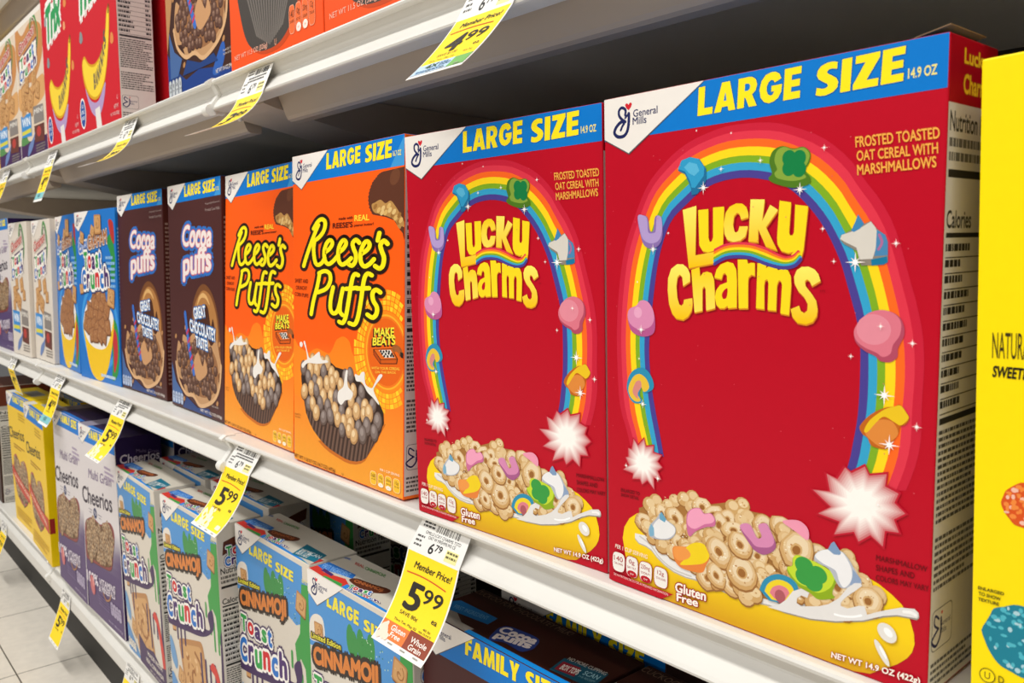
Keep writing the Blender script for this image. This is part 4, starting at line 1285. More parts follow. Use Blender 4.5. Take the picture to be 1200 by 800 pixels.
for _ in range(60):
    p = (rnd.uniform(98, 175), H - rnd.uniform(34, 75))
    a.ell(p, 0.8, 0.8, 'bfe0c0' if rnd.random() < 0.5 else '2a7a3c', n=6)
a.poly([(165, H - 25), (182.4, H - 22), (182.4, 150), (176, 138), (170, 150), (168, 170), (158, 178), (150, 165), (146, 190), (158, 205)], '3f9a48')
for x, y, l in ((150, 170, 26), (160, 160, 34), (172, 150, 24), (138, 178, 16)):
    a.stroke([(x, y), (x, y - l)], 4.5, '3f9a48', smooth=False)
a.poly([(178, 150), (182.4, 160), (182.4, 10), (170, 10)], '3c2550')
# purple paint under the lettering
PUR = '432b58'
a.blob([(0.6,157.4),(6.3,167.7),(0.6,152.0),(9.1,134.6),(55.9,136.4),(110.2,142.2),(145.6,146.5),(142.0,164.0),(157.2,174.4),(157.9,151.4),(124.6,130.9),(71.1,119.5),(12.6,109.6),(0.6,111.3),(0.6,134.1)], PUR)
for x, y, l in ((34, 128, 30), (46, 122, 46), (60, 120, 22), (112, 104, 38), (126, 100, 54), (140, 98, 26), (156, 104, 34)):
    a.stroke([(x, y), (x, y - l)], 5.0, PUR, smooth=False)
# lower part: red ribbon, blue and purple patches
a.blob([(140, 96), (156, 88), (166, 60), (172, 30), (180, 8), (182.4, 40), (176, 70), (164, 98), (150, 106)], 'cf3b32')
a.blob([(4, 92), (16, 84), (26, 62), (20, 50), (8, 58), (2, 74)], '6f9cc8')
a.blob([(2, 40), (24, 30), (60, 6), (40, 2), (2, 2)], '5f93c8')
a.poly([(60, 44), (96, 34), (130, 40), (158, 28), (182.4, 34), (182.4, 0.8), (60, 0.8)], PUR)
cn.front(a, 'painted_background')
size_banner_art = Art(0.10)
for s, q in (('LARGE', [(37.8,257.9),(96.6,257.8),(39.1,272.0)]), ('SIZE', [(105.4,257.2),(146.7,256.9),(106.3,268.6)])):
    block_word(size_banner_art, s, q, 'f0e040', '3a78b8', '4f93d2')
size_banner_art.line_text('18.8 OZ', 166, H - 22.5, 12, 4, 'f0e58a', 0.01)
cn.front(size_banner_art, 'size_lettering')
maker_badge(cn)
for k, (c, r, rot) in enumerate((((88, 66), 64, 1.05), ((38, 46), 17, 0.4), ((22, 112), 9, 0.9), ((112, 30), 14, 0.2), ((20, H - 58), 12, 0.85), ((162, H - 48), 16, 0.55))):
    a = Art(0.15 + 0.02 * k, 0.001)
    square(a, c, r, rot, random.Random(3 + k))
    cn.front(a, 'cereal_square')
a = Art(0.30)
QC = [(0.6,183.0),(128.1,207.2),(0.6,207.8)]
QC = [(max(7, p[0]), p[1]) for p in QC]
for g in (0.20, 0.14):
    a.text('CINNAMOJI', QC, '352a24', 0.06, grow=g)
a.text('CINNAMOJI', QC, 'd8803a', 0.06)
q = [(3.8,214.9),(62.7,222.5),(4.5,221.0)]
a.text('Limited Edition', q, '352a24', 0.03, grow=0.16)
a.text('Limited Edition', q, 'e6dc3c', 0.03)
cn.front(a, 'limited_edition_lettering')
a = Art(0.40)
toast_lettering(a, [(6.6,157.8),(92.3,164.8),(6.2,178.7)], [(0.6,118.3),(122.7,139.4),(0.6,149.3)])
cn.front(a, 'brand_lettering')
a = Art(0.60)
a.line_text('MADE WITH', 100, 24, 66, 7, 'e9e0d6', 0.02)
a.line_text('REAL CINNAMON', 92, 12, 78, 7, 'e9e0d6', 0.02)
cn.front(a, 'cinnamon_claim')
a = Art(0.60)
a.line_text('NET WT 18.8 OZ (532g)', 108, 3, 64, 4, 'e9e0d6', 0.0)
Q = [[(3 + i * 10, 6), (12 + i * 10, 6), (12 + i * 10, 20), (3 + i * 10, 20)] for i in range(4)]
cn.front(a, 'net_weight')
a = Art(0.60)
serving_boxes(a, Q, 'e6e0d4', '30304a', '5a6a9a')
cn.front(a, 'serving_facts')
nutrition_panel(cn, 2, 236, 41)
a = Art(0.05)
a.poly([(6, 248), (50, 262), (52, 276), (8, 264)], '5a2d1c')
toast_lettering(a, [(10, 246), (46, 246), (10, 258)], [(8, 234), (50, 234), (8, 246)], big=0.14)
cn.right(a, 'side_lettering')
# lid
a = Art(0.05)
T = lambda s: s
a.poly([(0.6,1.8),(0.6,11.6),(8.4,11.4),(21.2,6.7),(51.2,13.9),(66.7,8.3),(64.4,0.6),(31.1,0.6)], 'cf3a30')
a.poly([(0.6,11.3),(0.6,24.4),(49.3,26.4),(55.6,18.8),(11.6,10.0)], '2a6fc0')
a.text('FIRST INGREDIENT', [(8.4,11.4),(51.1,17.1),(0.6,19.4)], '8fb8e4', 0.0)
a.poly([(14.2,7.4),(13.7,12.3),(33.4,11.2),(35.8,7.1)], '4a2f6a')
a.poly([(29.6,0.6),(30.5,3.3),(59.9,5.4),(65.7,0.6)], '3f9a48')
a.poly([(65.7,0.6),(63.7,8.2),(126.2,3.8),(161.5,3.4),(182.4,0.6),(182.4,0.6)], '2a86d8')
cn.top(a, 'lid_print')
a = Art(0.15)
a.text('MMM...', [(0.6,39.8),(10.7,42.2),(0.6,43.6)], '2a5fae', 0.02)
a.text('REAL', [(24.8,39.6),(40.0,40.8),(19.3,44.3)], 'b8342e', 0.02)
a.text('CINNAMON!', [(43.1,40.0),(74.9,42.9),(36.5,45.3)], '3f8a3a', 0.02)
cn.top(a, 'lid_slogan')
a = Art(0.15)
a.blob([(57.4,14.1),(57.3,21.9),(80.3,26.2),(101.9,30.8),(107.7,24.8),(100.0,16.6),(84.6,12.0)], '5a2d1c')
a.text('CINNAMOJI', [(64.3,14.0),(103.1,21.1),(58.5,20.5)], 'b8683a', 0.03)
toast_lettering(a, [(71.7,3.0),(102.0,9.6),(66.5,9.9)], [(76.0,0.6),(120.7,6.4),(71.9,3.2)], out='4a2a5a')
cn.top(a, 'lid_brand_lettering')
a = Art(0.15)
a.poly([(141.3,2.1),(125.7,27.7),(170.6,27.0),(180.3,8.0)], '1d6f86')
a.text('BOX TOPS', [(142.8,5.0),(162.5,7.2),(135.3,18.3)], 'd8d2c8', 0.02)
a.text('SCAN', [(153.2,13.5),(173.1,16.1),(149.0,20.1)], 'c8d8dc', 0.02)
a.poly([(166.4,0.6),(164.9,1.7),(177.6,0.8),(182.4,0.6)], '3f9a48')
a.poly([(181.1,4.7),(174.7,16.7),(182.4,17.3),(182.4,0.6)], 'b8342e')
cn.top(a, 'coupon_mark')
CG = 'limited edition cinnamon cereal boxes'
put(cn.root, (-0.861, -0.0135, -0.3921, -0.0274, -0.0247), 'limited edition cinnamon cereal box beside the white and purple boxes on the bottom shelf', CG, first=True)
put(cn.root, (-0.66, -0.0137, -0.3921, 0.0072, -0.022), 'limited edition cinnamon cereal box on the bottom shelf, partly behind the dangling 5.99 tag', CG)
put(cn.root, (-0.474, 0.0038, -0.3921, -0.0035, -0.006), 'limited edition cinnamon cereal box, third from the left of its kind on the bottom shelf', CG)
put(cn.root, (-0.2855, -0.0003, -0.3921, 0.0014, -0.01), 'limited edition cinnamon cereal box on the bottom shelf beside the brown family size box', CG)
for (x, y), lb in (((-0.8680, 0.049), 'cinnamon cereal box in the second row beside the purple oat ring box'),
                   ((-0.682, 0.056), 'cinnamon cereal box in the second row behind the dangling 5.99 tag'),
                   ((-0.868, 0.112), 'cinnamon cereal box in the third row against the purple oat ring box'),
                   ((-0.640, 0.150), 'cinnamon cereal box in the third row, in shade under the middle shelf'),
                   ((-0.600, 0.262), 'cinnamon cereal box deepest of its column in the shade under the middle shelf')):
    put(cn.root, (x, y, ZL, 0.0, 0.0), lb, 'cinnamon cereal boxes behind the front row')

# ------------------------------------------------------------------ white and purple oat ring cartons


def heart_bowl(a, pts, rim, rnd, step, r):
    a.blob([(x + 0.8, y - 1.0) for x, y in pts], '4a2a30')
    a.blob(pts, rim)
    cx, cy = sum(p[0] for p in pts) / len(pts), sum(p[1] for p in pts) / len(pts)
    inn = spline([(cx + (x - cx) * 0.9, cy + (y - cy) * 0.9) for x, y in pts], 5)
    a.poly(inn, '6a4a2c')
    for p in scatter(inn, step, rnd, 0.3):
        oat_ring(a, p, r * rnd.uniform(0.85, 1.15), rnd, lerp(rgb('6e4c30'), rgb('a98258'), rnd.random()))


mg = Box(0.183, 0.3214, 0.07, 'd9d2d2', '2c1a4e', '2a1d42')
H = mg.h
a = Art(0.03)
for i in range(14):
    y0, y1 = 1 + i * 12.0, 1 + (i + 1) * 12.0
    a.raw([(0.7, y0), (182.3, y0), (182.3, y1), (0.7, y1)], [(0, 1, 2, 3)],
          lambda x, y: lerp(rgb('55406e'), rgb('d9d2d2'), max(0, min(1, (y - 88 - 40 * (x / 183.0)) / 42))))
mg.front(a, 'purple_wash')
size_banner(mg, 'FAMILY', hgt=27)
maker_badge(mg)
a = Art(0.25)
a.text('Multi Grain', [(40.6,234.0),(157.9,241.4),(43.9,250.9)], '8a7896', 0.01)
a.text('Cheerios', [(0.6,185.2),(156.4,199.7),(0.6,214.5)], '3a3040', 0.015)
C = [(66.1,179.3)][0]
a.ell(C, 9, 9, '3a3f66')
a.line_text('9g', C[0] - 5, C[1] - 3, 10, 7, 'dcd8dc', 0.01)
for dx in (-34, 16):
    a.rect(C[0] + dx, C[1] + 1, C[0] + dx + 18, C[1] + 2.2, '8a8490')
    a.rect(C[0] + dx + 3, C[1] - 4, C[0] + dx + 15, C[1] - 2.6, '8a8490')
a.greek(128, 248, 172, 270, 3, 'b4a2bc', random.Random(1), 0.5)
mg.front(a, 'brand_lettering')
a = Art(0.12, 0.0008)
HB = [(6.7,149.8),(30.0,163.7),(57.6,169.0),(89.3,166.0),(112.7,174.6),(141.1,180.2),(157.3,171.1),(157.2,153.7),(147.3,131.1),(133.2,102.0),(91.7,94.1),(40.7,89.6),(1.7,89.9),(0.6,115.8)]
HBm = [(22, 100), (18, 140), (30, 172), (52, 180), (76, 168), (90, 158), (108, 172), (136, 176), (160, 158), (164, 122), (152, 92), (120, 78), (80, 74), (44, 82)]
heart_bowl(a, HB, '8a3a3c', random.Random(6), 13, 8.5)
mg.front(a, 'cereal_heart')
a = Art(0.70)
a.text('100%', [(0.6,47.7),(61.6,52.9),(0.6,67.5)], 'e6dce6', 0.03)
VT = [(65.9,58.4),(148.0,67.2),(68.2,70.7),(63.8,47.1),(146.1,56.5),(65.9,58.4)]
for s, i in (('VITAMINS', 0), ('& MINERALS', 3)):
    a.text(s, [(x, y) for x, y in VT[i:i + 3]], 'e6dce6', 0.02)
a.stroke([(86, 50), (100, 42), (118, 48), (126, 58)], 3.0, 'b07a4a')
a.ell((30, 48), 12, 17, 'c86a6e', 0.3)
a.ell((34, 54), 5, 8, 'dc8a86', 0.3)
Q = [[(122 + i * 13, 26), (133 + i * 13, 26), (133 + i * 13, 46), (122 + i * 13, 46)] for i in range(4)]
serving_boxes(a, Q, 'a99bb8', '3a2f55', 'd8d0e0', vals=('150', '0g', '150mg', '8g'))
a.greek(60, 22, 116, 40, 4, '7c6a92', random.Random(4), 0.5)
a.line_text('NET WT 1 LB 2 OZ (510g)', 108, 8, 66, 4.5, 'c8bcd4', 0.0)
mg.front(a, 'front_small_print')
a = Art(0.06)
a.text('Multi Grain', [(31.6,295.6),(65.9,289.8),(31.8,300.9)], '8a7aa0', 0.01)
a.text('Cheerios', [(6.6,280.9),(66.3,279.9),(7.4,295.0)], 'e2dae8', 0.02)
a.greek(4, 40, 64, 240, 36, '5c4a7c', random.Random(7), 0.5)
mg.right(a, 'side_lettering')
a = Art(0.06)
a.rect(0.8, 0.8, 46, 69, '8d8798')
a.rect(46, 0.8, 182, 9, '1f6fc0')
mg.top(a, 'lid_print')
MG = 'white and purple family size oat ring boxes'
put(mg.root, (-1.0645, -0.0129, -0.3921, 0.0241, -0.0063), 'white and purple multigrain cereal box with its dark purple side showing, front row, bottom shelf', MG, first=True)
put(mg.root, (-1.2515, -0.0165, -0.3921, 0.0028, 0.0075), 'white and purple multigrain cereal box beside the yellow boxes on the bottom shelf', MG)
for (x, y), lb in (((-1.055, 0.072), 'purple multigrain cereal box in the second row, its dark side lettered in white'),
                   ((-1.250, 0.072), 'purple multigrain cereal box in the second row, only its dark lid showing'),
                   ((-1.060, 0.150), 'purple multigrain cereal box in the third row, deep in the shade'),
                   ((-1.250, 0.150), 'purple multigrain cereal box in the third row behind a yellow tag')):
    put(mg.root, (x, y, ZL, 0.0, 0.0), lb, 'multigrain cereal boxes behind the front row')
for (x, y), lb in (((-1.818, 0.002), 'white and purple cereal box cut off by the left edge on the middle shelf'),
                   ((-1.885, 0.085), 'purple cereal box behind the white ones on the middle shelf')):
    r = put(mg.root, (x, y, ZM, 0.0, 0.0), lb, 'purple oat ring boxes on the middle shelf')
    r.scale = (1, 1, 0.91)

# ------------------------------------------------------------------ yellow oat ring cartons on the bottom shelf
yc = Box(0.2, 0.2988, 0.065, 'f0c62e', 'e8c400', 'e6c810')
H = yc.h
size_banner(yc, 'FAMILY', hgt=30)
maker_badge(yc)
a = Art(0.25)
a.text('Cheerios', [(0.6,192.2),(154.3,203.6),(0.6,217.9)], '2e2a26', 0.01)
a.greek(110, 244, 176, 262, 3, 'c49a20', random.Random(3), 0.5)
a.greek(40, 172, 150, 184, 2, 'b07a20', random.Random(5), 0.5)
yc.front(a, 'brand_lettering')
a = Art(0.12, 0.0008)
heart_bowl(a, [(24, 84), (20, 124), (34, 154), (58, 160), (80, 148), (96, 140), (114, 154), (142, 156), (160, 136), (160, 96), (142, 66), (104, 50), (64, 54), (38, 66)], 'b0504c', random.Random(16), 15, 10)
yc.front(a, 'cereal_heart')
a = Art(0.80)
a.poly([(6, 108), (60, 88), (120, 74), (199, 66), (199, 96), (130, 98), (60, 114), (6, 130)], 'c8402c')
a.text('CAN HELP LOWER CHOLESTEROL', [(24, 106), (180, 76), (26, 114)], 'f2e2c8', 0.01)
a.greek(20, 10, 180, 34, 4, 'c49a20', random.Random(9), 0.5)
yc.front(a, 'red_ribbon')
a = Art(0.05)
a.rect(0.6, 66, 10, 96, '9a2a24')
yc.right(a, 'side_ribbon')
a = Art(0.05)
a.rect(0.8, 0.8, 44, 20, 'd8d4cc')
a.rect(60, 22, 150, 50, '9ba0a4')
a.rect(44, 0.8, 199, 7, '2a78c8')
yc.top(a, 'lid_print')
YG = 'yellow oat ring cereal boxes on the bottom shelf'
put(yc.root, (-1.502, -0.0136, -0.3921, -0.0405, -0.0091), 'yellow oat ring cereal box beside the white and purple boxes, its yellow side showing', YG, first=True)
put(yc.root, (-1.7107, -0.001, -0.3921, 0, -0.0169), 'yellow oat ring cereal box at the far left of the bottom shelf front row', YG)
put(yc.root, (-1.610, 0.074, ZL, 0, 0), 'yellow cereal box in the second row behind the front yellow boxes', 'yellow cereal boxes behind the front row')
put(yc.root, (-1.600, 0.150, ZL, 0, 0), 'yellow cereal box in the third row, its lid in shade under the middle shelf', 'yellow cereal boxes behind the front row')

# ------------------------------------------------------------------ brown family size cartons on the bottom shelf
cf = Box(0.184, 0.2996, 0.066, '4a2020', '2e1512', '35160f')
H = cf.h
size_banner(cf, 'FAMILY', hgt=30)
maker_badge(cf)
a = Art(0.25)
cocoa_lettering(a, [(40, 190), (130, 190), (42, 226)], [(44, 150), (132, 150), (46, 186)])
cf.front(a, 'brand_lettering')
choc_bowl(cf, (0, 0))
a = Art(0.05)
a.rect(0.7, 0.7, 58, 9, '9a938c')
a.poly([(0.7, 0.7), (58, 0.7), (0.7, 30)], '8f8880')
a.rect(56, 0.4, 183, 5.5, '1486d6')
cf.top(a, 'lid_edge_print')
a = Art(0.08)
a.text('CUCKOO FOR CHOCOLATEY MILK!', [(0.6,54.9),(116.6,56.0),(0.6,62.0)], '8a6f5c', 0.006)
cf.top(a, 'lid_slogan')
a = Art(0.08)
a.poly([(0.6,23.4),(7.1,35.2),(55.8,35.3),(58.8,22.1),(15.9,16.6)], '1668a8')
a.text('FIRST INGREDIENT', [(15.0,21.2),(52.5,26.4),(11.2,27.1)], '6fa6cc', 0.0)
cf.top(a, 'ingredient_strip')
a = Art(0.08)
a.blob([(79.4,6.0),(72.4,17.4),(69.6,26.5),(72.7,32.5),(85.7,34.6),(99.6,35.6),(107.7,32.9),(112.5,24.6),(114.0,19.4),(111.7,11.2),(104.1,10.6),(92.6,11.4),(85.5,8.2)], '2a3f86')
cocoa_lettering(a, [(73.4,19.4),(109.4,25.6),(70.2,29.8)], [(79.6,8.6),(113.2,15.5),(74.9,20.1)], blue=0.0, pink=0.0, off=0.05)
cf.top(a, 'lid_brand_lettering')
a = Art(0.08)
a.poly([(144.4,8.0),(139.8,27.8),(177.6,34.0),(182.9,9.6),(172.0,10.0)], '174e62')
a.text('NO MORE CLIPPING', [(142.7,27.7),(176.9,30.9),(141.5,32.2)], 'b8b0a4', 0.01)
a.poly([(146.3,11.1),(142.9,23.7),(158.3,26.1),(163.5,13.6)], '8e1f2c')
a.text('BOX TOPS', [(148.5,13.5),(163.2,16.3),(146.3,21.3)], 'e4ddd2', 0.03)
a.text('SCAN', [(165.0,20.0),(177.3,22.0),(163.6,26.3)], '9cc4cc', 0.01)
a.text('THE RECEIPT', [(165.1,15.3),(178.8,17.6),(164.5,17.8)], '7fa8b0', 0.0)
cf.top(a, 'coupon_mark')
FG = 'brown family size chocolate cereal boxes'
put(cf.root, (-0.1, 0.006, -0.3921, 0, 0), 'brown family size chocolate cereal box with lettered lid, beside the big 5.99 tag', FG, first=True)
put(cf.root, (0.0875, 0.006, -0.3921, 0, 0), 'brown family size chocolate cereal box at the bottom edge, below the right red box', FG)
put(cf.root, (-0.094, 0.088, ZL, 0.0, 0.0), 'brown family size chocolate cereal box in the second row under the middle shelf', FG)

# ------------------------------------------------------------------ blue graham squares cartons, middle shelf
gr = Box(0.188, 0.2812, 0.065, '1f74c6', '1a68b4', BLUE)
H = gr.h
a = Art(0.05)
for k in range(7):
    r = 96 - k * 10
    P = [(100 + r * math.cos(2 * math.pi * i / 40), 92 + 0.86 * r * math.sin(2 * math.pi * i / 40)) for i in range(40)]
    P = [(min(187, max(1, x)), min(H - 1, max(1, y))) for x, y in P]
    a.poly(P, '3f97de' if k % 2 else '1f74c6')
a.blob([(150, 230), (172, 240), (184, 200), (176, 168), (160, 176), (166, 204)], '2f8f44')
a.blob([(160, 262), (180, 258), (182, 226), (168, 236)], 'b4342e')
a.blob([(140, 110), (178, 100), (186, 60), (176, 20), (150, 8), (156, 50)], '2f8f44')
a.blob([(150, 96), (176, 84), (178, 48), (160, 20), (160, 60)], 'c03038')
gr.front(a, 'swirl_background')
maker_badge(gr)
a = Art(0.14, 0.002)
BW = [(22, 92), (30, 60), (46, 22), (70, 4), (104, 3), (134, 26), (158, 70), (166, 108), (140, 128), (90, 138), (44, 126)]
a.blob([(x, max(1, y)) for x, y in BW], 'f2c420')
a.blob([(24, 94), (40, 66), (80, 54), (130, 60), (160, 96), (164, 112), (140, 128), (90, 138), (44, 126)], 'efeae4')
rnd = random.Random(12)
for p in scatter([(36, 92), (60, 66), (120, 66), (152, 100), (142, 128), (122, 150), (96, 156), (70, 140), (46, 122)], 20, rnd, 0.25):
    square(a, p, rnd.uniform(15, 20), rnd.uniform(0.2, 1.3), rnd, True)
square(a, (160, 140), 22, 0.6, rnd)
square(a, (24, 152), 12, 0.9, rnd)
square(a, (36, 238), 13, 0.5, rnd)
square(a, (112, 258), 22, 0.75, rnd)
square(a, (88, 248), 12, 0.3, rnd)
gr.front(a, 'cereal_bowl')
a = Art(0.40)
for g, c in ((0.07, '26160e'), (0.04, 'f4ece0'), (0, 'a8642c')):
    a.text('GRAHAM', [(62, 216), (152, 226), (62, 240)], c, 0.04, grow=g)
for g, c in ((0.08, 'f4ece0'), (0, '2f6fc0')):
    a.text('Cinna', [(16, 210), (60, 216), (16, 236)], c, 0.04, grow=g)
toast_lettering(a, [(40, 184), (124, 186), (40, 214)], [(26, 150), (150, 156), (26, 184)], out='1d3f7c', big=0.17, white=0.11)
gr.front(a, 'brand_lettering')
a = Art(0.42)
a.greek(142, 152, 182, 206, 6, '8fc0ea', random.Random(3), 0.5)
a.greek(100, 6, 180, 14, 1, 'cfe0f0', random.Random(3), 0.6)
gr.front(a, 'front_small_print')
a = Art(0.05)
a.greek(3, 12, 62, 250, 40, '9cc0e0', random.Random(4), 0.5)
gr.right(a, 'side_small_print')
put(gr.root, (-1.1169, 0.0111, 0, 0.0569, 0.009), 'blue graham squares cereal box beside the brown boxes', 'blue graham cereal boxes', first=True)
put(gr.root, (-1.326, 0.0145, 0.001, -0.0505, 0.022), 'blue graham squares cereal box beside the white boxes', 'blue graham cereal boxes')

# ------------------------------------------------------------------ white cinnamon squares cartons, middle shelf
wt = Box(0.15, 0.2791, 0.06, 'ddd3c6', 'd0c6ba', 'd0c8bc')


def squares_front(b, bg=None, win=True):
    W, H = b.w, b.h
    sx, sy = W / 150.0, H / 279.0
    m = lambda pts: [(x * sx, y * sy) for x, y in pts]
    a = Art(0.10)
    if bg:
        a.poly(m([(1, 1), (149, 1), (149, 278), (1, 278)]), bg)
        a.blob(m([(4, 276), (40, 250), (90, 262), (146, 240), (148, 190), (100, 150), (40, 160), (4, 200)]), 'c98a50')
        a.blob(m([(4, 150), (60, 140), (146, 150), (146, 110), (60, 96), (4, 110)]), 'd9a468')
    a.stroke(m([(88, 252), (100, 272), (118, 262), (128, 232), (118, 202), (104, 196)]), 7, '4f8f4c')
    a.stroke(m([(94, 250), (104, 264), (116, 252), (120, 232)]), 3, '2f2a26')
    rnd = random.Random(19)
    for p, r in (((40, 128), 26), ((70, 112), 22), ((96, 150), 20), ((112, 128), 16), ((28, 104), 16), ((56, 150), 16)):
        square(a, (p[0] * sx, p[1] * sy), r * sx, rnd.uniform(0.3, 1.2), rnd)
    b.front(a, 'cereal_squares')
    a = Art(0.30)
    for g, c in ((0.09, '5a2d1c'), (0.05, 'f4ece0'), (0, 'b8403a')):
        a.text('Cinnamon', m([(18, 214), (110, 236), (18, 236)]), c, 0.04, grow=g)
    a.poly(m([(14, 156), (118, 174), (122, 226), (14, 206)]), '4a2a58')
    a.poly(m([(17, 160), (115, 177), (119, 222), (17, 203)]), 'f4ece0')
    toast_lettering(a, m([(26, 184), (106, 198), (26, 206)]), m([(18, 160), (112, 176), (18, 182)]), out='f4ece0')
    b.front(a, 'brand_lettering')
    if win:
        a = Art(0.45)
        a.poly(m([(10, 50), (68, 46), (68, 92), (10, 94)]), '3f8fd0')
        a.text('WIN', m([(16, 70), (62, 68), (16, 88)]), 'eef2f4', 0.03)
        a.rect(12 * sx, 54 * sy, 66 * sx, 62 * sy, 'd8d04a')
        a.poly(m([(84, 100), (136, 96), (138, 64), (84, 66)]), '8a827c')
        a.text('MINI', m([(88, 84), (134, 82), (88, 94)]), 'e4ded4', 0.02)
        a.poly(m([(84, 30), (136, 26), (138, 60), (84, 62)]), '6a3a30')
        a.ell(m([(108, 48)])[0], 12 * sx, 10 * sy, 'b8423a')
        a.blob(m([(40, 8), (70, 22), (88, 50), (74, 40), (48, 28)]), '6f86b8')
        b.front(a, 'prize_panel')
        a = Art(0.5)
        a.greek(88 * sx, 8 * sy, 140 * sx, 24 * sy, 3, '8a8078', random.Random(4), 0.5)
        b.front(a, 'front_small_print')


squares_front(wt)
maker_badge(wt)
put(wt.root, (-1.492, 0.0101, 0.001, 0.0015, 0.0174), 'white cinnamon squares cereal box beside the blue boxes', 'white cinnamon cereal boxes', first=True)
put(wt.root, (-1.644, 0.0001, 0.001, 0.0244, 0.0137), 'white cinnamon squares cereal box beside the purple box at the left edge', 'white cinnamon cereal boxes')

# ------------------------------------------------------------------ the yellow carton at the right edge of the photo
yl = Box(0.2, 0.277, 0.06, 'ffe100', 'eccb00', 'ffe100')
a = Art(0.20)
a.text('NATURALLY', [(6.1,156.6),(24.8,156.5),(6.1,167.2)], '3a3012', 0.0)
a.text('SWEETENED', [(6.2,148.9),(26.1,148.2),(6.7,153.7)], '1d1910', 0.035)
yl.front(a, 'sweetness_lettering')
rnd = random.Random(33)
for c, r, c0, c1 in (([(20.3,97.9)][0], 9.5, 'd9541c', 'f08a3c'), ([(19.6,42.1)][0], 15, '1d7f94', '4fb4c4'), ((70, 60), 18, '8a3f8f', 'b878bc'), ((112, 46), 18, 'd9541c', 'f08a3c'), ((76, 100), 16, '1d7f94', '4fb4c4'), ((120, 92), 17, 'c8283c', 'e86a70')):
    a = Art(0.2, 0.002)
    P = [(c[0] + r * rnd.uniform(0.94, 1.04) * math.cos(2 * math.pi * i / 24), c[1] + r * rnd.uniform(0.94, 1.04) * math.sin(2 * math.pi * i / 24)) for i in range(24)]
    a.blob(P, c0, 2)
    for _ in range(70):
        t, q = rnd.uniform(0, 6.28), r * math.sqrt(rnd.random()) * 0.9
        d = a.d
        a.ell((c[0] + q * math.cos(t), c[1] + q * math.sin(t)), rnd.uniform(0.5, 1.4), rnd.uniform(0.5, 1.2), c1 if rnd.random() < 0.7 else lerp(rgb(c1), (0.9, 0.9, 0.9), 0.4), n=7)
        a.d = d + 0.0008
    yl.front(a, 'cereal_piece')
a = Art(0.35)
for s, q in (('ENLARGED', [(2.5,59.2),(12.4,59.1),(2.5,60.6)]), ('TO SHOW', [(2.7,56.8),(11.2,56.5),(2.7,58.3)]), ('TEXTURE', [(2.6,54.4),(10.6,54.2),(2.6,55.8)])):
    a.text(s, q, '3a3212', 0.03)
yl.front(a, 'serving_note')
a = Art(0.35)
c = [(6.7,23.2)][0]
a.ell(c, 3.1, 3.1, '6a5c10', n=24)
a.ell(c, 2.7, 2.7, 'ffe100', n=24)
a.line_text('U', c[0] - 1.1, c[1] - 1.5, 2.2, 3.0, '6a5c10', 0.01)
a.line_text('D', c[0] + 4.2, c[1] - 1.5, 2.2, 3.0, '6a5c10', 0.01)
yl.front(a, 'kosher_mark')
put(yl.root, (0.3359, -0.01, 0.003, 0, 0), 'plain bright yellow cereal box cut off by the right edge', None, first=True)
yl.root.rotation_euler = (0, -0.0296, 0)

# ------------------------------------------------------------------ dark brown carton at the far left of the bottom shelf
dk = Box(0.19, 0.29, 0.13, '3a2018', 'b9b4aa', '5a2a20')
a = Art(0.04)
a.rect(0.6, 1, 4, 288, '3a2018')
dk.right(a, 'side_edge')
maker_badge(dk)
nutrition_panel(dk, 2, 230, 55, x0=5)
a = Art(0.05)
a.rect(1, 240, 129, 288, '6a3424')
dk.right(a, 'side_upper_print')
put(dk.root, (-2.060, -0.002, ZL, 0, 0), 'dark brown cereal box with a pale nutrition side, far left on the bottom shelf', None, first=True)

# ------------------------------------------------------------------ upper shelf
# small orange cartons
ro = Box(0.2, 0.268, 0.05, 'f2551c', 'e04a14', 'f2551c')
a = Art(0.1, 0.002)
CP = [(20, 92), (26, 60), (40, 30), (62, 16), (92, 12), (120, 16), (146, 34), (164, 66), (170, 100), (130, 130), (80, 130), (40, 118)]
a.blob([(x + 5, y - 4) for x, y in CP], 'c8481a')
a.blob(CP, '4a4440')
for i in range(17):
    x = 30 + i * 8
    a.poly([(x, 100), (x + 3.4, 100), (62 + (x - 26) * 0.44 + 2.4, 16 + abs(i - 8) * 1.6), (62 + (x - 26) * 0.44, 16 + abs(i - 8) * 1.6)], '77706a')
rnd = random.Random(9)
for p in scatter([(28, 96), (160, 98), (150, 130), (100, 144), (44, 134)], 15, rnd, 0.2):
    a.ell(p, 9, 7.6, rnd.choice(('6a564c', 'c89a68')), 1.2, 14)
    a.ell((p[0] - 1, p[1] + 1.5), 6, 4.6, rnd.choice(('84706a', 'e0ba88')), 1.2, 12)
ro.front(a, 'cereal_cup')
a = Art(0.3)
a.line_text('NET WT 11.5 OZ (326g)', 10, 13, 78, 6.5, 'f4b8a0', 0.008)
a.line_text('U', 104, 13, 4, 6, 'f0b090')
Q = [[(136 + i * 13, 17), (147 + i * 13, 17), (147 + i * 13, 42), (136 + i * 13, 42)] for i in range(4)]
serving_boxes(a, Q, 'f0703a', '3a1c10', 'f6a888', caps=(1, 2), capcol='f3ede2')
a.line_text('PER 1 CUP SERVING', 150, 46, 36, 3, 'f6b8a0')
ro.front(a, 'front_small_print')
a = Art(0.3)
a.line_text('Puffs', 40, 160, 110, 50, '2e1a12', 0.05, grow=0.06)
a.line_text('Puffs', 40, 160, 110, 50, 'ffee10', 0.05)
ro.front(a, 'brand_lettering')
put(ro.root, (-0.4225, 0.0, ZU, 0, 0), 'orange cereal box on the upper shelf showing the bottom of a pleated cup', 'orange cereal boxes on the upper shelf', first=True)
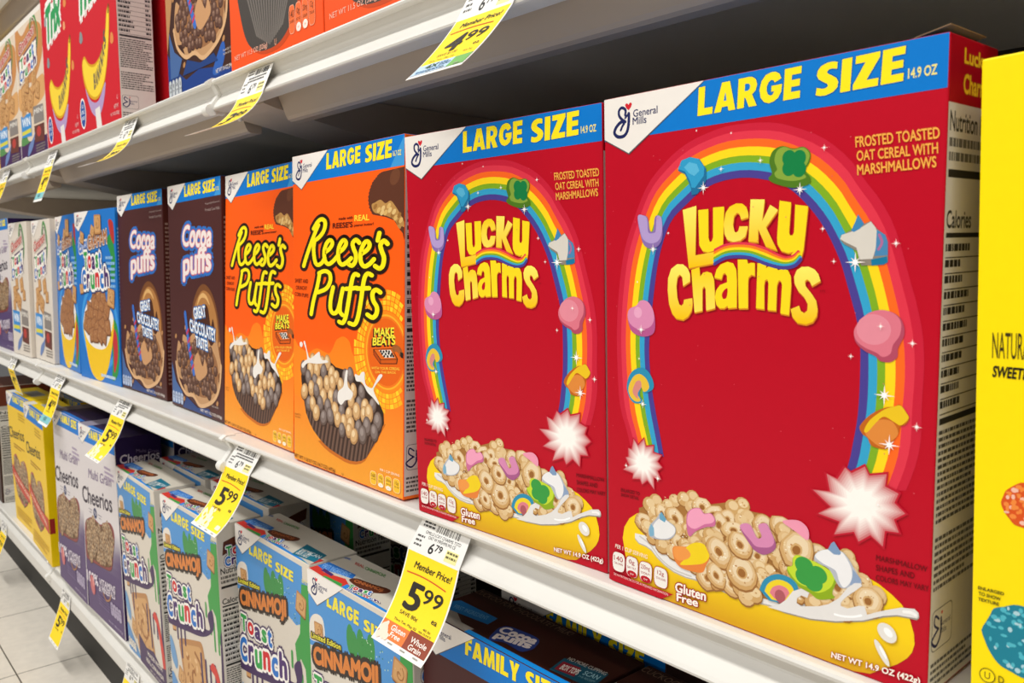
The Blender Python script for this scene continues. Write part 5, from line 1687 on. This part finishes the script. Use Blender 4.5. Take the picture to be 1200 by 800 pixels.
put(ro.root, (-0.2205, 0.0, ZU, 0, 0), 'orange cereal box on the upper shelf nearest the yellow 4.99 tag', 'orange cereal boxes on the upper shelf')
# brown carton with a splash of chocolate milk
cu = Box(0.199, 0.268, 0.05, '40241c', '4a2a22', '40241c')
choc_bowl(cu, (6, 24))
a = Art(0.06)
a.poly([(1, 1), (198, 1), (198, 12), (150, 20), (100, 26), (60, 20), (20, 40), (1, 60)], '1f3f86')
a.blob([(140, 16), (170, 44), (176, 30), (160, 12)], '2f5fb0')
a.poly([(1, 60), (1, 249), (40, 249), (30, 140)], 'b98658')
a.poly([(60, 249), (198, 249), (198, 120), (150, 160)], 'b07a4a')
cu.front(a, 'splash_background')
a = Art(0.45)
a.line_text('NET WT 10.4 OZ (294g)', 150, 11, 46, 6, 'e4dcd4', 0.01)
a.line_text('ENLARGED TO', 172, 32, 22, 2.4, 'd0c0b4')
a.line_text('SHOW DETAIL', 172, 28, 22, 2.4, 'd0c0b4')
Q = [[(3 + i * 11, 4), (12 + i * 11, 4), (12 + i * 11, 26), (3 + i * 11, 26)] for i in range(4)]
serving_boxes(a, Q, 'c4c8cc', '33343c', '7a8088')
cu.front(a, 'front_small_print')
put(cu.root, (-0.6235, 0.004, ZU, 0, 0), 'brown chocolate cereal box on the upper shelf beside the orange boxes', None, first=True)
# red fruit cereal cartons
tx = Box(0.215, 0.28, 0.049, 'cf1f2c', 'cf1f2c', 'cf1f2c')
a = Art(0.15)
for g, c in ((0.14, 'f2eee8'), (0.0, '2f9a58')):
    a.text('Trix', [(26, 178), (128, 196), (34, 240)], c, 0.06, grow=g)
tx.front(a, 'brand_lettering')
a = Art(0.15)
a.blob([(34, 106), (44, 76), (72, 54), (110, 48), (148, 68), (174, 116), (184, 162), (172, 162), (158, 130), (132, 108), (100, 100), (70, 106), (48, 120)], 'd9a41c')
a.blob([(37, 107), (48, 80), (74, 58), (110, 52), (146, 71), (171, 117), (181, 160), (173, 160), (159, 127), (133, 105), (100, 96), (70, 102), (48, 116)], 'f7d43c')
for i, ch in enumerate('BANANAS'):
    t = i / 6.0
    x, y = 92 + 62 * t, 62 + 46 * t * t
    a.text(ch, [(x, y), (x + 9, y + 2 + 8 * t), (x - 6 * t, y + 24)], '6a5c50', 0.05)
a.poly([(176, 158), (180, 170), (184, 168), (180, 156)], '6a5a20')
tx.front(a, 'banana_picture')
a = Art(0.15)
a.blob([(46, 72), (72, 50), (110, 44), (150, 66), (138, 40), (118, 24), (96, 22), (68, 38)], 'b49ac4')
a.poly([(92, 34), (116, 36), (124, 1), (98, 1)], 'e6dfda')
tx.front(a, 'spoon_picture')
a = Art(0.15)
a.ell((26, 36), 16, 24, 'f2eee8', 0.1)
a.ell((26, 36), 13, 21, '2a4f9c', 0.1)
for i, s in enumerate(('NO', 'ARTIFICIAL', 'FLAVORS')):
    a.line_text(s, 17 if i else 21, 44 - i * 9, 18 if i else 10, 6, 'e8ecf2', 0.01)
tx.front(a, 'blue_seal')
a = Art(0.2)
for c, col, r in (((36, 150), '8a8f92', 9), ((160, 226), 'e08a4c', 9), ((150, 190), 'e8a070', 7), ((30, 220), '9a9ea0', 8), ((190, 120), 'e08a4c', 8)):
    a.blob([(c[0] - r, c[1] - r * .4), (c[0] - r * .5, c[1] + r), (c[0] + r * .6, c[1] + r * .7), (c[0] + r, c[1] - r * .5), (c[0], c[1] - r)], col)
a.line_text('NET WT', 186, 22, 20, 6, 'f0c8c4', 0.01)
a.line_text('10.7 OZ (303g)', 168, 12, 40, 6, 'f0c8c4', 0.01)
a.line_text('U', 200, 34, 5, 6, 'f0c8c4')
tx.front(a, 'fruit_pieces_and_print')
nutrition_panel(tx, 1, 249, 61, ink='3c3c3e')
TG = 'red fruit cereal boxes on the upper shelf'
put(tx.root, (-1.0107, 0.0, ZU, 0, 0), 'red fruit cereal box on the upper shelf whose pale nutrition side shows', TG, first=True)
put(tx.root, (-1.2267, 0.002, ZU, 0, 0), 'red fruit cereal box on the upper shelf beside the brown and purple boxes', TG)
# red carton standing behind the gap
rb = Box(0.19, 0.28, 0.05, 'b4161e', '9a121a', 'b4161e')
a = Art(0.1)
a.blob([(150, 60), (176, 76), (188, 60), (186, 20), (160, 14)], '2a1c24')
a.blob([(160, 250), (189, 250), (189, 160), (176, 170)], 'c83a30')
a.ell((172, 40), 7, 9, '4a5a86')
rb.front(a, 'front_print')
a = Art(0.05)
a.greek(3, 20, 47, 230, 30, '7a0e14', random.Random(3), 0.5)
rb.right(a, 'side_small_print')
put(rb.root, (-0.865, 0.062, ZU, 0, 0), 'dark red cereal box in the second row of the upper shelf, showing in the gap', None, first=True)
# brown and purple cinnamon cartons
tu = Box(0.213, 0.262, 0.05, 'e6ded4', 'd0c6ba', 'e6ded4')
squares_front(tu, bg='e0cdb6')
a = Art(0.12)
a.rect(1, 1, 212, 34, '4a2a58')
a.blob([(4, 34), (40, 70), (60, 40), (80, 34)], '5a8f52')
a.rect(1, 252, 212, 261, 'ece6dc')
tu.front(a, 'painted_background')
put(tu.root, (-1.4450, 0.003, ZU, 0, 0), 'cinnamon cereal box with purple foot on the upper shelf, touching the red boxes', 'cinnamon cereal boxes on the upper shelf', first=True)
put(tu.root, (-1.6600, 0.003, ZU, 0, 0), 'cinnamon cereal box with purple foot on the upper shelf, beside the yellow box', 'cinnamon cereal boxes on the upper shelf')
yu = Box(0.2, 0.252, 0.05, 'f2c92a', 'e2b81c', 'f2c92a')
a = Art(0.1)
a.line_text('Cheerios', 24, 150, 150, 40, '2e2a26', 0.02)
yu.front(a, 'brand_lettering')
a = Art(0.1, 0.002)
heart_bowl(a, [(40, 70), (36, 104), (56, 126), (96, 116), (136, 126), (154, 100), (140, 66), (96, 44)], 'b0504c', random.Random(26), 15, 10)
yu.front(a, 'cereal_heart')
put(yu.root, (-1.868, 0.003, ZU, 0, 0), 'yellow cereal box at the left edge of the photo on the upper shelf', None, first=True)

# ------------------------------------------------------------------ price tags in the rails
TY = 'ffdb14'


def bez(p0, p1, p2, n=24):
    return [tuple((1 - t) ** 2 * a + 2 * t * (1 - t) * b + t * t * c for a, b, c in zip(p0, p1, p2)) for t in [i / n for i in range(n + 1)]]


def strips(a, u0, v0, u1, v1, col, n=10):
    for i in range(n):
        d = a.d
        a.rect(u0, -(v0 + (v1 - v0) * (i + 1) / n), u1, -(v0 + (v1 - v0) * i / n), col)
        a.d = d
    a.d += a.step


def price_tag(x0, wd, zr, yb, zb, kind, label, price=('5', '99'), old=None, seed=0, header=True, bow=0.35, slip=0.015, base=False):
    """white label in the channel of the rail and the yellow card hanging out from under it"""
    root = empty('price_tag', (x0, 0, zr))
    tag(root, label, 'price tag', 'price tags in the shelf rails')
    rnd = random.Random(seed)
    W = wd * 1000
    k = W / 67.0
    # label lying over the channel
    if header:
        H0, H1 = (-0.0072, -0.0060), (-0.0144, -0.0324)
        if base:
            H0, H1 = (-0.0138, -0.0250), (-0.0150, -0.0560)
        dy, dz = H1[0] - H0[0], H1[1] - H0[1]
        LL = math.hypot(dy, dz)
        ny, nz = dz / LL, -dy / LL

        def hm(u, v, d):
            t = -v / 1000 / LL
            return (u / 1000 * (1 - 0.08 * (1 - t)) + slip * (1 - t), H0[0] + dy * t + ny * d / 1000, H0[1] + dz * t + nz * d / 1000)
        a = Art(0.05)
        Lm = LL * 1000
        a.rect(0, -Lm, W, 0, 'f0eeea')
        for i in range(26):
            if rnd.random() < 0.72:
                a.rect(24 * k + i * 1.35 * k, -6.8, 24 * k + i * 1.35 * k + rnd.choice((0.6, 0.9, 1.2)) * k, -1.2, '2c2a2a')
        a.greek(5 * k, -6.5, 21 * k, -1.0, 2, '4a4848', rnd, 0.6)
        if kind == 'A':
            a.line_text('GMILLS LCKY CHARMS TSTD', 12 * k, -10.6, 47 * k, 2.6, '2a2828', 0.01)
            a.line_text('OAT W MRSHMLWS CE', 18 * k, -14.0, 36 * k, 2.6, '2a2828', 0.01)
        else:
            a.greek(12 * k, -14.0, 58 * k, -8.0, 2, '3a3838', rnd, 0.6)
        a.greek(4 * k, -24, 14 * k, -13, 3, '5a5856', rnd, 0.45)
        p = old or ('6', '79')
        a.line_text(p[0], 24 * k, -24.6, 6.5 * k, 9, '242222', 0.02)
        a.line_text(p[1], 31.5 * k, -21, 9 * k, 5.5, '242222', 0.02)
        a.rect(46 * k, -25, 61 * k, -16, 'f4e9a0')
        a.greek(47 * k, -24, 60 * k, -17, 2, '6a6440', rnd, 0.5)
        a.build('shelf_label', root, hm, 'printed_paper')
    P0 = (-0.0142, -0.0322)
    if base:
        P0 = (-0.0150, -0.0558)
    P2 = (yb, zb - zr)
    mid = ((P0[0] + P2[0]) / 2, (P0[1] + P2[1]) / 2)
    P1 = (mid[0] + bow * (P0[0] - mid[0]), mid[1] + bow * (P2[1] - mid[1]))
    C = resample(bez(P0, P1, P2), 40)
    L = sum(math.hypot(b[0] - a_[0], b[1] - a_[1]) for a_, b in zip(C, C[1:])) * 1000

    def cm(u, v, d):
        t = max(0.0, min(0.9999, -v / L)) * 40
        i = int(t)
        p, q = C[i], C[i + 1]
        y, z = p[0] + (q[0] - p[0]) * (t - i), p[1] + (q[1] - p[1]) * (t - i)
        m = math.hypot(q[0] - p[0], q[1] - p[1])
        return (u / 1000, y + (q[1] - p[1]) / m * d / 1000, z - (q[0] - p[0]) / m * d / 1000)
    # card: front and back sheet with edges
    n = 20
    v, f = [], []
    for i in range(n + 1):
        t = -L * i / n
        for u, d in ((0, 0), (W, 0), (W, -0.25), (0, -0.25)):
            v.append(cm(u, t, d))
    for i in range(n):
        b0, b1 = 4 * i, 4 * i + 4
        for j in range(4):
            f.append((b0 + j, b0 + (j + 1) % 4, b1 + (j + 1) % 4, b1 + j))
    f += [(3, 2, 1, 0), (4 * n, 4 * n + 1, 4 * n + 2, 4 * n + 3)]
    card = fix_normals(obj('price_card', v, f, 'paper_white', root))
    a = Art(0.12, 0.004)
    m = 1.6 * k
    foot = {'A': 0.93, 'B': 0.945, 'D': 0.90, 'F': 0.90, 'G': 0.93}[kind]
    strips(a, m, 0, W - m, L * foot, TY, 16)
    V = lambda t: -t * L
    X = lambda s: s * W
    dk_ = '231d12'

    def words(s, x0_, x1_, t0, t1, col=dk_, off=0.0, grow=0.0, shear=0.0):
        a.text(s, [(X(x0_), V(t1)), (X(x1_), V(t1)), (X(x0_ + shear), V(t0))], col, off, grow=grow)
    a.d = 0.45
    words('Member Price!', 0.20, 0.90, 0.085, 0.16, off=0.012, shear=0.02)
    a.stroke([(X(0.10), V(0.225)), (X(0.35), V(0.215)), (X(0.6), V(0.222)), (X(0.86), V(0.245))], 0.9 * k, 'd0481c')
    words(price[0], 0.20, 0.50, 0.29, 0.585, off=0.028, shear=0.03)
    words(price[1], 0.51, 0.86, 0.30, 0.455, off=0.01, shear=0.02)
    words('SAVE 80\u00a2' if kind != 'F' else 'SAVE $1.00', 0.22, 0.57, 0.605, 0.655)
    words('ea', 0.80, 0.90, 0.555, 0.595, off=0.01)
    if kind == 'A':
        words('Thru Tue, May 02', 0.18, 0.62, 0.70, 0.735)
        words('40.3\u00a2', 0.72, 0.86, 0.665, 0.695)
        words('PER OUNCE', 0.67, 0.90, 0.705, 0.725)
        a.d = 0.25
        strips(a, m, 0.755 * L, W * 0.54, foot * L, 'f2762c', 6)
        strips(a, W * 0.54, 0.735 * L, W - m, foot * L, '8e3a1e', 6)
        a.d = 0.55
        for c, r in (((0.10, 0.86), 5), ((0.16, 0.90), 4), ((0.08, 0.92), 3.6), ((0.22, 0.925), 3), ((0.12, 0.80), 2.4)):
            a.blob([(X(c[0]) + r * k * math.cos(t) * rnd.uniform(0.7, 1.2), V(c[1]) + r * k * math.sin(t) * rnd.uniform(0.7, 1.2)) for t in [i * 0.785 for i in range(8)]], 'f7d8c4')
        words('Gluten', 0.22, 0.50, 0.775, 0.835, 'fbeee2', 0.02)
        words('Free', 0.26, 0.46, 0.845, 0.90, 'fbeee2', 0.02)
        words('Whole', 0.62, 0.92, 0.785, 0.845, 'f6e4da', 0.02)
        words('Grain', 0.64, 0.88, 0.855, 0.915, 'f6e4da', 0.02)
    elif kind == 'B':
        a.d = 0.35
        for c, r in (((0.10, 0.72), 3), ((0.16, 0.78), 6), ((0.26, 0.84), 7), ((0.40, 0.88), 6), ((0.34, 0.76), 5), ((0.18, 0.90), 5), ((0.46, 0.80), 4), ((0.28, 0.68), 4), ((0.50, 0.90), 4), ((0.40, 0.66), 2.4)):
            a.blob([(X(c[0]) + r * k * math.cos(t) * rnd.uniform(0.6, 1.25), V(c[1]) + r * k * math.sin(t) * rnd.uniform(0.6, 1.25)) for t in [i * 0.628 for i in range(10)]], 'fdf3c8')
        for c in ((0.25, 0.83), (0.17, 0.78), (0.40, 0.88)):
            a.ell((X(c[0]), V(c[1])), 2.2 * k, 2.6 * k, 'f3c81c')
        a.rrect([(X(0.78), V(0.90)), (X(0.93), V(0.90)), (X(0.93), V(0.83)), (X(0.78), V(0.83))], 'f4eccc', 0.2)
    elif kind == 'D':
        a.d = 0.25
        strips(a, m, 0.74 * L, W - m, 0.93 * L, '7fc0c4', 5)
        a.d = 0.5
        words('4X', 0.3, 0.6, 0.77, 0.88, '3a6f78', 0.02)
    elif kind == 'F':
        words('Thru Tue, May 02', 0.14, 0.60, 0.70, 0.735)
        words('40.3\u00a2', 0.72, 0.88, 0.665, 0.70)
        a.d = 0.25
        strips(a, m, 0.76 * L, W * 0.68, 0.95 * L, 'b8d4ea', 5)
        strips(a, W * 0.68, 0.76 * L, W - m, 0.95 * L, '74b25c', 5)
        a.d = 0.5
        words('4X', 0.20, 0.44, 0.785, 0.865, '3c5a44', 0.03)
        a.greek(X(0.46), V(0.88), X(0.66), V(0.79), 3, '6a8aa8', rnd, 0.5)
        a.greek(X(0.10), V(0.94), X(0.60), V(0.89), 2, '5a86ac', rnd, 0.5)
    a.d = 0.5
    for t in (0.3, 0.55, 0.8):
        a.rect(X(t), V(foot + 0.035), X(t + 0.09), V(foot + 0.02), '9a9890')
    a.build('card_print', card, cm, 'printed_paper')
    return root


price_tag(-0.1817, 0.067, ZM, -0.0500, -0.0955, 'A', 'yellow 5.99 tag with orange and brown panels at its foot', seed=1, slip=0.012)
price_tag(-0.5480, 0.0665, ZM, -0.0545, -0.0905, 'B', 'yellow 5.99 tag with pale blots at its foot, dangling under the orange boxes', seed=2, slip=0.022)
price_tag(-0.9761, 0.0678, ZM, -0.0535, -0.0897, 'B', 'yellow 5.99 tag dangling in front of the white and purple boxes', seed=3, slip=0.024)
price_tag(-1.3453, 0.0655, ZM, -0.0395, -0.0950, 'D', 'yellow tag with a blue-green foot, dangling in front of the yellow boxes', ('4', '99'), seed=4, slip=0.026)
price_tag(-1.7273, 0.0630, ZM, 0.0000, -0.0880, 'G', 'yellow tag bent in under the middle shelf, farthest left on that rail', ('4', '99'), seed=5, bow=0.1)
price_tag(-0.1119, 0.0605, ZU, -0.0570, 0.3165, 'F', 'yellow 4.99 tag with a pale blue and green foot on the upper rail', ('4', '99'), seed=6, bow=0.12)
price_tag(-0.4790, 0.0620, ZU, -0.0690, 0.3205, 'G', 'yellow tag seen nearly edge on, on the upper rail under the brown box', ('3', '99'), seed=7, bow=0.5)
price_tag(-0.8800, 0.0620, ZU, -0.0670, 0.3240, 'G', 'yellow tag seen nearly edge on, on the upper rail under the red fruit boxes', ('3', '99'), seed=8, bow=0.5)
price_tag(-1.2973, 0.0600, ZU, -0.0350, 0.3012, 'D', 'yellow and white tag with a blue foot, hanging from the upper rail at the left', ('4', '99'), seed=9, bow=0.1)
price_tag(-1.6849, 0.0650, ZU, -0.0280, 0.3250, 'G', 'yellow tag at the left edge of the photo on the upper rail', ('4', '99'), seed=10, bow=0.1)
price_tag(-1.3650, 0.0660, ZL, -0.0390, -0.5150, 'G', 'orange-yellow tag on the bottom rail under the white and purple boxes', ('5', '99'), seed=11, bow=0.1, base=True)
price_tag(-0.9750, 0.0660, ZL, -0.0390, -0.5150, 'G', 'orange-yellow tag on the bottom rail cut off by the bottom edge', ('5', '99'), seed=12, bow=0.1, base=True)
price_tag(-1.9300, 0.0660, ZL, -0.0390, -0.5050, 'G', 'orange-yellow tag on the bottom rail at the left edge', ('5', '99'), seed=13, bow=0.1, base=True)
